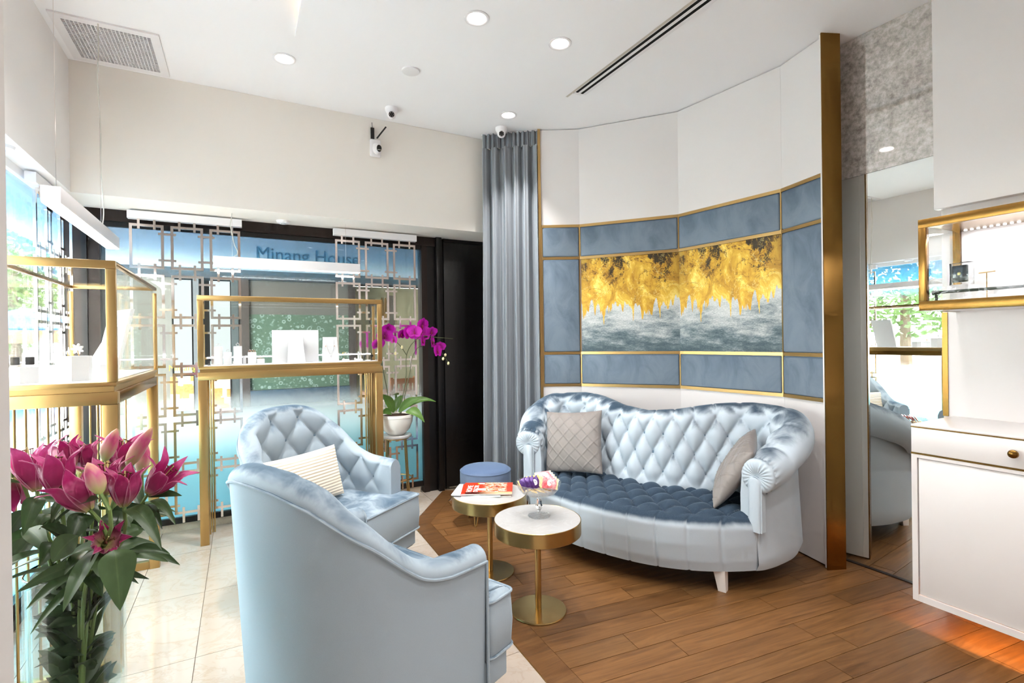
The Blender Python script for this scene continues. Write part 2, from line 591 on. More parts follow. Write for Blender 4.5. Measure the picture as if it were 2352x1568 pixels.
# ---- walls and soffits
wb = struct(empty('wall_back', (0, 0, 0)))
box('soffit', (-1.3, YB, ZS), (2.9, 4.7, ZC - 0.001), M['cream'], wb)
box('pier', (2.62, 4.30, 0.0), (3.5, 4.5, ZS), M['cream'], wb)
wl = struct(empty('wall_left', (0, 0, 0)))
box('soffit', (-1.35, 0.9, ZS), (XL, YB - 0.001, ZC - 0.001), M['white'], wl)
box('pier', (-1.35, -3.0, 0.0), (-0.90, 0.9, ZC - 0.001), M['white'], wl)
box('added_infill', (-1.35, 0.951, 0.0), (-0.955, 1.75, ZS - 0.0005), M['white'], wl)  # unseen wall stretch added to cut daylight from the street window
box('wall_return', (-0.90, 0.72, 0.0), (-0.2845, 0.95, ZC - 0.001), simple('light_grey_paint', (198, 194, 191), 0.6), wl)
wf = struct(box('wall_front', (-1.3, -3.1, 0.0), (3.5, -3.0, ZC - 0.001), M['white']))
wr = struct(box('wall_right', (3.17, -3.0, 0.0), (3.40, 1.222, ZC - 0.001), M['lacquer']))
box('upper_panel', (3.125, -2.0, 1.985), (3.1695, 1.236, ZC - 0.002), M['lacquer'], wr, 0.002)
box('brass_edge', (3.1645, 1.2005, 0.932), (3.1705, 1.2235, 1.46), M['brass_deep'], wr)

# ---- mirror wall: clear below, antiqued above
t = NT('silvered_mirror')
M['mirror'] = t.done(t.n('BsdfGlossy', {'Color': (0.80, 0.83, 0.81), 'Roughness': 0.0}))
t = NT('antiqued_mirror')
o = t.obj()
s1 = t.noise(o, 30, 6, 0.72, 0.0)
s2 = t.noise(o, 6, 3, 0.5, 0.0)
f = t.rng(t.math('ADD', s1, t.math('MULTIPLY', s2, 0.3)), 0.48, 0.82)
gl = t.n('BsdfGlossy', {'Color': t.mix(f, (0.84, 0.81, 0.78), (0.50, 0.47, 0.44)), 'Roughness': 0.03})
df = t.n('BsdfDiffuse', {'Color': t.mix(f, (0.80, 0.76, 0.72), (0.30, 0.27, 0.25))})
M['antique'] = t.done(t.n('MixShader', {0: 0.42, 1: gl.outputs[0], 2: df.outputs[0]}))
wm = struct(empty('wall_mirror', (3.19, 0, 0)))
box('backing', (0.012, 1.224, 0.0), (0.2, 4.3, ZC - 0.001), M['dark'], wm)
box('mirror_sheet', (0.0, 1.225, 0.004), (0.011, 4.28, 2.279), M['mirror'], wm)
box('antique_mirror_sheet', (0.0, 1.225, 2.281), (0.011, 4.28, ZC - 0.002), M['antique'], wm)
box('floor_channel', (-0.012, 1.225, 0.0), (-0.0005, 4.28, 0.006), M['bronze'], wm)

# ---- faceted feature wall
FP = [(2.208, 3.554), (2.481, 3.394), (2.976, 2.789), (3.075, 2.017), (2.9914, 1.698)]
feat = struct(empty('wall_feature', (0, 0, 0)))
ZB = [0.973, 1.237, 2.02, 2.285]
TH = 0.09
FP_V = [Vector((p[0], p[1], 0)) for p in FP]
def facet(i):
    a, b = FP_V[i], FP_V[i + 1]
    d = (b - a)
    L = d.length
    d.normalize()
    return a, d, Vector((d.y, -d.x, 0)) * -1, L    # back normal is -front
body = G()
fn_pts = []
back = []
for i in range(5):
    if i == 0:
        n = facet(0)[2]
    elif i == 4:
        n = facet(3)[2]
    else:
        n = (facet(i - 1)[2] + facet(i)[2]).normalized()
    back.append(FP_V[i] + n * TH)
front_n = [-facet(i)[2] for i in range(4)]
# make sure normals point away from the sofa
if (FP_V[2] + facet(1)[2]).x < FP_V[2].x:
    back = [FP_V[i] - (back[i] - FP_V[i]) for i in range(5)]
    front_n = [-n for n in front_n]
poly = [(p.x, p.y) for p in FP_V] + [(p.x, p.y) for p in back[::-1]]
body.prism(poly, 0.008, ZC - 0.006)
body.done('core', M['lacquer'], feat)
def on_facet(name, i, t0, t1, z0, z1, thick, mat, parent, bevel=0.0, proud=0.0, seg=2):
    a, d, _, L = facet(i)
    n = front_n[i]
    rot = math.atan2(d.y, d.x)
    e = box(name, (t0, 0, z0), (t1, thick, z1), mat, parent, bevel, seg)
    # local +y must be the front normal
    yax = Vector((-math.sin(rot), math.cos(rot), 0))
    if yax.dot(n) < 0:
        e.data.transform(Matrix.Scale(-1, 4, (0, 1, 0)))
        e.data.flip_normals()
    e.location = a + n * proud
    e.rotation_euler = (0, 0, rot)
    return e
for i in range(4):
    L = facet(i)[3]
    for (z0, z1, nm) in ((2.296, ZC - 0.008, 'white_panel'), (0.012, 0.962, 'white_panel')):
        on_facet(nm, i, 0.001, L - 0.001, z0, z1, 0.0035, M['lacquer'], feat)
    hb = 0.011
    for zi, z in enumerate(ZB):
        on_facet('brass_rail', i, 0.0005, L - 0.0005, z - hb, z + hb, 0.014, M['brass_h'], feat)
    pads = [(ZB[0] + hb, ZB[1] - hb), (ZB[2] + hb, ZB[3] - hb)]
    if i in (0, 3):
        pads.append((ZB[1] + hb, ZB[2] - hb))
    for (z0, z1) in pads:
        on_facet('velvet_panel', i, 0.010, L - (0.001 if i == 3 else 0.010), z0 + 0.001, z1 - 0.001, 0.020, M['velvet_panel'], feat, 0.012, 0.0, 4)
    stz = [(ZB[0] + hb, ZB[1] - hb), (ZB[2] + hb, ZB[3] - hb)]
    for (z0, z1) in (stz if i != 3 else stz):
        if i != 3:
            on_facet('brass_stile', i, L - 0.008, L - 0.0005, z0, z1, 0.0135, M['brass'], feat)
        on_facet('brass_stile', i, 0.0005, 0.008, z0, z1, 0.0135, M['brass'], feat)
    if i in (0, 3):
        for (t0, t1) in (((0.0005, 0.008), (L - 0.008, L - 0.0005)) if i == 0 else ((0.0005, 0.008),)):
            on_facet('brass_stile', i, t0, t1, ZB[1] + hb, ZB[2] - hb, 0.0135, M['brass'], feat)
# brass end post (toward the mirror) and slim brass edge at the curtain
pd = Vector((3.058 - 2.959, 1.643 - 1.684, 0)).normalized()
pn = Vector((pd.y, -pd.x, 0))
g = G()
pz = [Vector((2.972, 1.700, 0)), Vector((2.972, 1.700, 0)) + pd * 0.107]
pb = [pz[1] - pn * 0.02 * -1, pz[0] - pn * 0.02 * -1]
g.prism([(2.9545, 1.6911), (3.062, 1.6465), (3.0645, 1.6525), (2.957, 1.6971)], 0.0, ZC - 0.001)
g.done('brass_post', M['brass_deep'], feat)
g = G()
g.prism([(2.9650, 1.6945), (3.0645, 1.6530), (3.0830, 1.7100), (3.0870, 1.76), (3.060, 1.765), (3.00, 1.716), (2.9715, 1.7135)], 0.006, ZC - 0.002)
g.done('post_backing', M['lacquer'], feat)
a, d, _, L = facet(0)
g = G()
q0 = a - d * 0.022 + front_n[0] * 0.016
q1 = a - d * 0.0005 + front_n[0] * 0.016
q2 = a - d * 0.0005 - front_n[0] * 0.095
q3 = a - d * 0.022 - front_n[0] * 0.095
g.prism([(p.x, p.y) for p in (q0, q1, q2, q3)], 0.0, ZC - 0.001)
g.done('brass_edge', M['brass'], feat)

# ---- mural: two printed panels, gold leaf running down over slate and silver
t = NT('gold_drip_mural')
g_ = t.gen()
sx = t.n('SeparateXYZ', {0: g_})
U, W = sx.outputs[0], sx.outputs[2]
uv = t.n('CombineXYZ', {0: U, 1: W, 2: 0.0}).outputs[0]
def n1(freq, off, det=2):
    return t.noise(t.n('CombineXYZ', {0: t.math('MULTIPLY', U, freq), 1: off, 2: 0.0}).outputs[0], 1.0, det, 0.5)
big = t.rng(n1(5.5, 3.3), 0.3, 0.7)
mid = t.rng(n1(15.0, 8.1), 0.35, 0.72)
thin = t.rng(n1(44.0, 1.7), 0.58, 0.72)
edge = t.math('SUBTRACT', 0.585, t.math('MULTIPLY', big, 0.10))
edge = t.math('SUBTRACT', edge, t.math('MULTIPLY', t.math('POWER', mid, 1.6), 0.30))
edge = t.math('SUBTRACT', edge, t.math('MULTIPLY', thin, 0.11))
edge = t.math('ADD', edge, t.math('MULTIPLY', t.math('SUBTRACT', t.noise(uv, 90, 3), 0.5), 0.04))
gold = t.rng(t.math('SUBTRACT', W, edge), -0.004, 0.006)
gn = t.noise(t.mapping(uv, (1.6, 1.0, 1)), 4.5, 10, 0.70, 0.7)
gcol = t.ramp(t.rng(gn, 0.28, 0.74), [(0.0, lin((126, 86, 16))), (0.32, lin((184, 138, 34))), (0.58, lin((212, 170, 58))), (0.8, lin((240, 214, 112))), (1.0, lin((250, 238, 176)))])
fleck = t.noise(t.mapping(uv, (1.5, 1.0, 1), (0, 0, 0.35)), 15, 11, 0.86, 0.2)
cl = t.noise(uv, 4.2, 2, 0.5)
fm = t.math('MULTIPLY', t.rng(W, 0.56, 0.92), t.rng(cl, 0.34, 0.62))
fleckm = t.rng(t.math('ADD', fleck, t.math('MULTIPLY', fm, 0.20)), 0.62, 0.66)
gcol = t.mix(t.math('MULTIPLY', fleckm, t.rng(W, 0.48, 0.62)), gcol, lin((52, 40, 18)))
def ridge(sc, off, wd):
    r_ = t.noise(t.mapping(uv, (1, 1.3, 1), (0, 0, 0.9), (off, off, 0)), sc, 5, 0.62, 0.3)
    return t.rng(t.math('ABSOLUTE', t.math('SUBTRACT', r_, 0.5)), 0.0, wd, 1.0, 0.0)
gcol = t.mix(t.math('MULTIPLY', ridge(3.1, 2.0, 0.010), t.rng(W, 0.55, 0.75)), gcol, lin((96, 62, 22)))
gcol = t.mix(t.math('MULTIPLY', ridge(2.6, 7.0, 0.007), 0.35), gcol, lin((250, 236, 160)))
side = t.math('ABSOLUTE', t.math('SUBTRACT', U, 0.5))
gcol = t.mix(t.math('MULTIPLY', t.rng(side, 0.36, 0.5), t.rng(W, 0.45, 0.95, 0.1, 0.6)), gcol, lin((98, 66, 14)))
sn = t.noise(t.mapping(uv, (1.0, 3.2, 1)), 2.8, 12, 0.74, 0.0)
scratch = t.noise(t.mapping(uv, (6, 40, 1)), 9.0, 6, 0.75)
sf = t.math('ADD', t.math('MULTIPLY', sn, 0.66), t.math('MULTIPLY', scratch, 0.34))
sf = t.math('ADD', sf, t.rng(W, 0.0, 0.45, -0.08, 0.10))
scol = t.ramp(t.rng(sf, 0.40, 0.61), [(0.0, lin((40, 64, 74))), (0.26, lin((84, 102, 108))), (0.5, lin((146, 154, 156))), (0.72, lin((186, 190, 190))), (1.0, lin((214, 216, 214)))])
spk = t.noise(t.mapping(uv, (60, 110, 1)), 1.0, 4, 0.8)
scol = t.mix(t.rng(spk, 0.35, 0.65, 0.0, 0.5), scol, lin((96, 112, 118)))
col = t.mix(gold, scol, gcol)
p = t.n('BsdfPrincipled', {'Base Color': col, 'Metallic': t.math('MULTIPLY', gold, 0.3), 'Roughness': t.rng(gold, 0, 1, 0.6, 0.45)})
M['mural'] = t.done(p)
for i, lab in ((1, 'gold drip mural panel on left of the fold, nearer the curtain'), (2, 'gold drip mural panel on right of the fold, nearer the brass post')):
    L = facet(i)[3]
    o = on_facet('mural_panel', i, (0.009 if i == 1 else 0.0006), L - (0.009 if i == 2 else 0.0006), ZB[1] + 0.0115, ZB[2] - 0.0115, 0.006, M['mural'], None)
    tag(o, lab, 'artwork', 'mural panels')

# ---- glazing: back window
w1 = struct(empty('window_1', (0, 0, 0)))
box('glass_pane', (-0.834, 4.375, 0.06), (1.43, 4.383, 2.215), M['film'], w1)
box('head_frame', (-0.99, 4.33, 2.205), (1.56, 4.44, ZS - 0.0005), M['bronze'], w1)
box('head_bead', (-0.83, 4.345, 2.17), (1.43, 4.372, 2.2045), M['black'], w1)
box('jamb', (1.428, 4.33, 0.0), (1.48, 4.44, 2.2045), M['bronze'], w1)
box('jamb_bead', (1.481, 4.345, 0.0), (1.553, 4.44, 2.2045), M['black'], w1)
box('corner_column', (-1.02, 4.33, 0.0), (-0.834, 4.50, 2.2045), M['bronze'], w1)
box('corner_fin', (-0.93, 4.315, 0.0), (-0.90, 4.3295, 2.2045), M['black'], w1)
box('sill_bar', (-0.833, 4.345, 0.058), (1.427, 4.3745, 0.10), M['black'], w1)
box('stone_kerb', (-0.90, 4.36, 0.0), (1.40, 4.44, 0.0575), M['kerb'], w1)
# ---- glazing: street window
w2 = struct(empty('window_2', (0, 0, 0)))
box('glass_pane', (-1.03, 1.752, 0.10), (-1.022, 4.32, 2.245), M['film'], w2)
box('head_frame', (-1.06, 1.752, 2.24), (-1.0, 4.32, ZS - 0.0005), M['white'], w2)
box('sill_bar', (-1.06, 1.752, 0.0), (-0.985, 4.32, 0.10), M['black'], w2)
box('sill_step', (-0.984, 1.752, 0.0), (-0.965, 4.31, 0.05), M['bronze'], w2)
# ---- black service door by the curtain
dr = struct(empty('door_1', (0, 0, 0)))
box('post', (1.556, 4.29, 0.0), (1.606, 4.43, ZS - 0.001), M['black'], dr, 0.003)
box('reveal', (1.607, 4.36, 0.0), (1.64, 4.43, ZS - 0.001), M['black'], dr)
box('leaf', (1.641, 4.34, 0.012), (2.60, 4.385, ZS - 0.03), M['black'], dr, 0.004)
box('head', (1.641, 4.335, ZS - 0.029), (2.61, 4.43, ZS - 0.001), M['black'], dr)

# ================================================================== CEILING FITTINGS
def downlight(x, y, z, lab, grp='recessed ceiling downlights', spread=128):
    e = empty('downlight', (x, y, z), 0, lab, 'light', grp)
    G().lathe([(0.052, 0.0), (0.066, -0.001), (0.066, -0.005), (0.060, -0.007), (0.050, -0.004), (0.046, 0.0)], 32, caps=False).done('trim_ring', M['plastic'], e, True)
    G().lathe([(0.0005, -0.0022), (0.049, -0.0022)], 32, caps=False).done('diffuser', M['lamp'], e)
    light_area('downlight_lamp', (0, 0, -0.012), 0.09, 0.09, DOWNLIGHT_W, (1.0, 0.97, 0.935), parent=e, shape='DISK', spread=spread)
    return e
ZP = ZC - 0.03
downlight(1.125, 2.43, ZP, 'downlight in the dropped ceiling panel, nearest the top edge of the picture')
downlight(1.647, 2.42, ZP, 'downlight in the dropped ceiling panel, nearest the slotted air diffuser')
downlight(0.258, 3.36, ZC, 'downlight between the square vent grille and the round ceiling plate', spread=72)
downlight(1.845, 3.43, ZC, 'small downlight above the grey curtain', spread=72)
for (x, y, z) in ((1.125, 1.3, ZP), (1.647, 1.3, ZP), (0.75, 0.3, ZP), (1.45, 0.3, ZP), (1.125, -0.9, ZP), (1.647, -0.9, ZP), (1.6, -2.2, ZC), (2.3, -2.2, ZC), (-0.30, 2.3, ZC)):  # unseen lamps added to fill the room and furniture fronts
    downlight(x, y, z, 'added downlight out of view, fill light for the room')

o = G().lathe([(0.0005, -0.012), (0.050, -0.012), (0.056, -0.009), (0.056, 0.0)], 32, caps=False).done('ceiling_plate', M['plastic'], None, True, (0.985, 3.145, ZC))
tag(o, 'round white blank ceiling plate between two downlights', 'ceiling plate')

# square egg-crate vent
ve = empty('vent_grille', (-0.620, 3.665, ZC), 0, 'white square egg-crate vent grille in the ceiling corner', 'vent')
g = G()
HX, HY = 0.195, 0.205
for (a, b) in (((-HX - .045, -HY - .045), (HX + .045, -HY)), ((-HX - .045, HY), (HX + .045, HY + .045)), ((-HX - .045, -HY), (-HX, HY)), ((HX, -HY), (HX + .045, HY))):
    g.box((a[0], a[1], -0.010), (b[0], b[1], -0.0005))
g.done('frame', M['plastic'], ve)
box('backing', (-HX, -HY, -0.002), (HX, HY, -0.0005), M['dark'], ve)
nb = 22
for i in range(1, nb):
    x = -HX + 2 * HX * i / nb
    y = -HY + 2 * HY * i / nb
    box('crate_bar', (x - 0.0021, -HY, -0.009), (x + 0.0021, HY, -0.0025), M['plastic'], ve)
    box('crate_bar', (-HX, y - 0.0021, -0.0092), (HX, y + 0.0021, -0.0025), M['plastic'], ve)
# slotted air diffuser
di = empty('slot_diffuser', (0, 0, ZC), 0, 'long white ceiling air diffuser with two black slots', 'vent')
ytop, ybot = 2.885, -1.0
box('side_channel', (2.0405, ybot, -0.016), (2.075, 2.96, -0.0005), simple('pale_beige_metal', (206, 198, 188), 0.5), di)
g = G()
for (a, b) in ((2.076, 2.085), (2.107, 2.128), (2.150, 2.176)):
    g.box((a, ybot, -0.012), (b, ytop, -0.0005))
g.box((2.085, ytop - 0.004, -0.012), (2.150, ytop + 0.02, -0.0005))
g.done('rail', M['plastic'], di)
for (a, b) in ((2.085, 2.107), (2.128, 2.150)):
    box('slot', (a + 0.0005, ybot, -0.0116), (b - 0.0005, ytop - 0.0045, -0.0005), simple('slot_black', (6, 6, 6), 0.9), di)

# dome cameras and wireless camera
def dome(x, y, z, lab, aim):
    e = empty('dome_camera', (x, y, z), aim, lab, 'camera', 'ceiling dome cameras')
    G().lathe([(0.0005, 0.0), (0.048, 0.0), (0.047, -0.018), (0.040, -0.034), (0.03, -0.045), (0.0005, -0.048)], 28, caps=False).done('mount', M['plastic'], e, True)
    G().sphere((0, -0.012, -0.052), 0.034, 20, 14).done('eyeball', M['plastic'], e, True)
    ln = G().lathe([(0.0005, 0.0), (0.019, 0.0), (0.021, -0.006), (0.021, -0.02)], 20, caps=False).done('lens', M['lens'], e, True)
    ln.location = (0, -0.0465, -0.0655)
    ln.rotation_euler = (math.radians(112), 0, 0)
    for k in range(6):
        a = k * PI / 3
        b = G().sphere((0, 0, 0), 0.0026, 8, 6).done('led_dot', M['chrome'], ln, True)
        b.location = (0.014 * math.cos(a), 0.014 * math.sin(a), 0.001)
    return e
dome(1.015, 3.72, ZC, 'white dome security camera on the ceiling above the wireless camera', -0.3)
dome(1.905, 3.665, ZC, 'white dome security camera on the ceiling over the curtain top', -0.45)
wc = empty('wireless_camera', (0.955, YB, 2.86), 0, 'small white wireless camera with black antenna on the upper back wall', 'camera')
G().box((-0.055, -0.03, -0.075), (0.028, -0.001, 0.06), 0.012, 3).done('body', M['plastic'], wc, True)
G().sphere((-0.010, -0.05, -0.02), 0.040, 20, 14, (0.85, 0.8, 1.15)).done('head', M['plastic'], wc, True)
o = G().sphere((0, 0, 0), 0.022, 16, 10, (0.9, 0.45, 1.25)).done('lens_window', M['lens'], wc, True)
o.location = (0.0, -0.078, -0.026)
for k in range(3):
    b = G().sphere((0, 0, 0), 0.003, 8, 6).done('infrared_dot', M['plastic'], wc, True)
    b.location = (-0.010 + 0.010 * k, -0.087, -0.040)
G().box((-0.048, -0.018, 0.06), (-0.020, -0.002, 0.15), 0.003).done('wall_bracket', M['dark'], wc, True)
G().tube([(-0.005, -0.03, 0.066), (0.062, -0.05, 0.16)], 0.006, 8).done('antenna', M['dark'], wc, True)
G().tube([(-0.034, -0.012, 0.15), (-0.036, -0.012, 0.19)], 0.002, 6).done('cable', M['dark'], wc, True)

def detector(x, y, lab):
    e = empty('smoke_detector', (x, y, ZS), 0, lab, 'detector', 'detectors under the soffits')
    G().lathe([(0.0005, -0.022), (0.034, -0.022), (0.046, -0.014), (0.05, 0.0)], 24, caps=False).done('cover', M['plastic'], e, True)
    G().lathe([(0.012, -0.0232), (0.016, -0.0222)], 16, caps=False).done('sensor_ring', M['chrome'], e, True)
detector(0.30, 4.21, 'white detector under the back soffit above the window')
detector(-0.965, 3.17, 'white detector under the street-side soffit at far left')

# ================================================================== PENDANT BARS
def pendant(cx, cyy, z0, z1, length, width, rz, lab, tops, curly):
    e = empty('pendant_light', (cx, cyy, z0), rz, lab, 'light', 'linear pendant lights')
    g = G()
    h = z1 - z0
    g.box((-width / 2, -length / 2, 0.004), (width / 2, length / 2, h), 0.0015)
    g.done('housing', M['plastic'], e, True)
    box('diffuser', (-width / 2 + 0.003, -length / 2 + 0.003, 0.0), (width / 2 - 0.003, length / 2 - 0.003, 0.0038), M['pend'], e)
    light_area('pendant_lamp', (0, 0, -0.01), width, length, 2.5, (1, 0.98, 0.95), parent=e)
    for i, (yy, zt) in enumerate(tops):
        G().tube([(0, yy, h), (0, yy, zt - z0)], 0.0011, 6).done('suspension_wire', M['chrome'], e, True)
    yy, zt = tops[curly]
    H = zt - z0 - h
    pts, _ = spline([(0.004, yy, h), (0.006, yy + 0.03, h + H * 0.07), (0.004, yy + 0.03, h + H * 0.16), (0.0, yy + 0.012, h + H * 0.3), (0.004, yy + 0.002, h + H * 0.5), (-0.004, yy - 0.01, h + H * 0.72), (0.002, yy - 0.004, h + H * 0.86), (0, yy, h + H)], 40)
    G().tube([tuple(p) for p in pts], 0.0028, 7).done('power_cord', simple('clear_cord', (206, 204, 196), 0.3), e, True)
pendant(-0.652, 3.16, 1.916, 1.985, 1.10, 0.062, 0, 'white bar pendant light over the near display case', [(-0.48, ZC), (0.27, ZC)], 1)
pendant(0.342, 4.12, 1.900, 1.971, 1.005, 0.062, -PI / 2, 'white bar pendant light over the display case at the back window', [(-0.385, ZS), (0.40, ZS)], 0)

# ================================================================== LATTICE SCREENS
RW, RH, GX, GZ, BT = 0.196, 0.305, 0.039, 0.040, 0.017
def ring_mesh():
    g = G()
    d = 0.007
    g.box((0, -d, 0), (RW, d, BT)).box((0, -d, RH - BT), (RW, d, RH)).box((0, -d, BT), (BT, d, RH - BT)).box((RW - BT, -d, BT), (RW, d, RH - BT))
    o = g.done('square_frame', M['chrome'])
    return o
_ring = ring_mesh()
_cv = box('vertical_link', (-0.0075, -0.0085, -0.055), (0.0075, 0.0085, 0.055), M['chrome'])
_ch = box('cross_link', (-0.052, -0.0085, -0.0075), (0.052, 0.0085, 0.0075), M['chrome'])
def lattice(loc, rz, lab, ncol=3, nrow=6):
    e = empty('lattice_screen', loc, rz, lab, 'screen', 'nickel lattice screens at the windows')
    W = ncol * RW + (ncol - 1) * GX
    box('header_board', (-0.01, -0.012, 2.206), (W + 0.012, 0.035, ZS - 0.025), M['plastic'], e)
    for c in range(ncol):
        x = c * (RW + GX)
        for r in range(nrow):
            zb = 2.172 - RH - r * (RH + GZ)
            inst(_ring, e, (x, 0, zb))
            for fx in (0.27, 0.73):
                inst(_cv, e, (x + RW * fx, 0, zb + RH + GZ / 2))
                if r == nrow - 1:
                    inst(_cv, e, (x + RW * fx, 0, zb - GZ / 2 + 0.012))
            if c < ncol - 1:
                for fz in (0.2, 0.8):
                    inst(_ch, e, (x + RW + GX / 2, 0, zb + RH * fz))
            if c == 0:
                continue
    return e
lattice((-0.658, 4.25, 0.012), 0, 'polished nickel lattice screen behind the near display case and pink lilies')
lattice((0.681, 4.25, 0.012), 0, 'polished nickel lattice screen behind the orchid')
lattice((-0.950, 3.535, 0.012), PI / 2, 'polished nickel lattice screen on the street window at far left')
for q in (_ring, _cv, _ch):
    bpy.data.objects.remove(q)

# ================================================================== CURTAIN
cur = empty('curtain', (0, 0, 0), 0, 'floor-length grey velvet curtain with gathered pleat heading beside the black door', 'curtain')
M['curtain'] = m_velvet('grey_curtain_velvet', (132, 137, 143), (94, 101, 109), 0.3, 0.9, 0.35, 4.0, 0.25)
c0, c1 = np.array([1.835, 3.86]), np.array([2.196, 3.575])
def curtain_strip(z0, z1, nu, nz, amp, freq, spread, ph, sharp=1.0):
    P = np.zeros((nu, nz, 3))
    d = c1 - c0
    nrm = np.array([-d[1], d[0]]) / np.linalg.norm(d)
    nrm = -nrm if nrm[1] > 0 else nrm
    for j in range(nz):
        z = z0 + (z1 - z0) * j / (nz - 1)
        k = (ZC - z) / ZC
        for i in range(nu):
            s = i / (nu - 1)
            ss = s + 0.012 * math.sin(s * 17 + z * 1.3) * k
            wv = math.sin(2 * PI * freq * ss + ph + 0.5 * math.sin(3 * ss * PI))
            wv2 = math.sin(2 * PI * freq * 2.3 * ss + 1.0 + ph)
            a = amp * (0.65 + 0.35 * k)
            q = c0 + d * (s + (-spread * (1 - s) * 0.6) * k ** 1.3) + nrm * (a * (abs(wv) ** sharp * math.copysign(1, wv)) + a * 0.35 * wv2 * (1 - 0.5 * k) + 0.03)
            P[i, j] = (q[0], q[1], z)
    return P
grid('cloth', curtain_strip(0.02, ZC - 0.13, 170, 40, 0.040, 5.2, 0.10, 0.4, 0.8), M['curtain'], cur)
grid('pleat_heading', curtain_strip(ZC - 0.135, ZC - 0.012, 200, 10, 0.022, 11.0, 0.05, 0.1, 1.0), M['curtain'], cur)
G().box((0, -0.012, 0), (0.5, 0.012, 0.011)).done('track', M['plastic'], cur).matrix_local = Matrix.Translation((1.82, 3.865, ZC - 0.0115)) @ Matrix.Rotation(math.atan2(c1[1] - c0[1], c1[0] - c0[0]), 4, 'Z')

# ================================================================== DISPLAY CASES
def display_case(name, x0, x1, y0, y1, zt, lab, bottom_rails=False):
    e = empty(name, (x0, y0, 0), 0, lab, 'display case', 'brass display cases')
    W, D = x1 - x0, y1 - y0
    b = 0.040
    g = G()     # lower stand
    for (px, py) in ((0, 0), (W - 0.052, 0), (0, D - 0.05), (W - 0.052, D - 0.05)):
        box('leg', (px, py, 0.0), (px + 0.052, py + 0.05, 1.108), M['brass'], e, 0.002)
    box('stand_rail', (0, 0, 1.109), (W, 0.05, 1.160), M['brass_h'], e, 0.002)
    box('stand_rail', (0, D - 0.05, 1.109), (W, D, 1.160), M['brass_h'], e, 0.002)
    for px in (0, W - 0.05):
        box('stand_rail', (px, 0.051, 1.109), (px + 0.05, D - 0.051, 1.160), M['brass_deep'], e, 0.002)
    if bottom_rails:
        for py in (0.0, D - 0.05):
            box('stand_rail', (0.053, py + 0.005, 0.0), (W - 0.053, py + 0.045, 0.045), M['brass_h'], e, 0.002)
    box('plinth', (0.012, 0.012, 1.1605), (W - 0.012, D - 0.012, 1.182), M['brass_h'], e)
    box('deck_frame', (0.004, 0.004, 1.1825), (W - 0.004, D - 0.004, 1.200), M['brass_h'], e, 0.001)
    box('deck', (0.03, 0.02, 1.2002), (W - 0.03, D - 0.02, 1.2035), simple('white_deck', (222, 221, 222), 0.35), e)
    f = 0.034
    for (px, py, wx, wy) in ((0, 0, f, 0.022), (W - f, 0, f, 0.022), (0, D - 0.018, 0.018, 0.018), (W - 0.018, D - 0.018, 0.018, 0.018)):
        box('case_post', (px, py, 1.2005), (px + wx, py + wy, zt - f), M['brass'], e, 0.0015)
    box('case_rail', (0, 0, zt - f + 0.0005), (W, 0.022, zt), M['brass_h'], e, 0.0015)
    box('case_rail', (0, D - 0.018, zt - 0.018), (W, D, zt), M['brass_h'], e, 0.0015)
    for px in (0, W - 0.016):
        box('case_rail', (px, 0.0225, zt - 0.018), (px + 0.016, D - 0.0185, zt), M['brass_deep'], e, 0.001)
    zb = 1.2045
    box('glass_front', (f, 0.010, zb), (W - f, 0.014, zt - f), M['case_glass'], e)
    box('glass_back', (0.018, D - 0.011, zb), (W - 0.018, D - 0.007, zt - 0.018), M['case_glass'], e)
    box('glass_side', (0.006, 0.023, zb), (0.010, D - 0.019, zt - 0.018), M['case_glass'], e)
    box('glass_side', (W - 0.010, 0.023, zb), (W - 0.006, D - 0.019, zt - 0.018), M['case_glass'], e)
    box('glass_top', (0.017, 0.0225, zt - 0.006), (W - 0.017, D - 0.0185, zt - 0.002), M['case_glass'], e)
    return e, W, D
dc1, W1, D1 = display_case('display_case', -0.862, -0.45, 2.60, 3.758, 1.700, 'tall brass and glass display case at far left behind the lilies', True)
rod = G().tube([(0, 0, 0.0455), (0, 0, 1.108)], 0.005, 8).done('stand_rod', M['brass'], dc1, True)
rod.location = (-0.741 + 0.862, 0.025, 0)
for x in (-0.774, -0.708, -0.676, -0.642, -0.509):
    inst(rod, dc1, (x + 0.862, 0.025, 0))
for x in (-0.774, -0.741, -0.707, -0.674, -0.641, -0.608):
    inst(rod, dc1, (x + 0.862, D1 - 0.025, 0))
box('led_bar', (0.02, D1 - 0.03, 1.262), (W1 - 0.02, D1 - 0.022, 1.268), M['led'], dc1)
light_area('case_lamp', (W1 / 2, D1 * 0.5, 1.675), 0.3, 1.0, 0.5, (0.97, 0.98, 1.0), parent=dc1)
dc2, W2, D2 = display_case('display_case', -0.254, 0.976, 3.95, 4.215, 1.680, 'wide brass and glass display case in front of the back window')
for x in (1.118, 1.134, 1.150, 1.166):
    r_ = inst(rod, dc2, (x, 0.10, 0), name='stand_rod')
for x in (0.066, 0.080):
    r_ = inst(rod, dc2, (x, 0.12, 0), name='stand_rod')
box('led_bar', (0.04, D2 - 0.034, 1.250), (W2 - 0.04, D2 - 0.026, 1.258), M['led'], dc2)
light_area('case_lamp', (W2 / 2, 0.1, 1.655), 1.0, 0.12, 0.8, (0.97, 0.98, 1.0), parent=dc2)

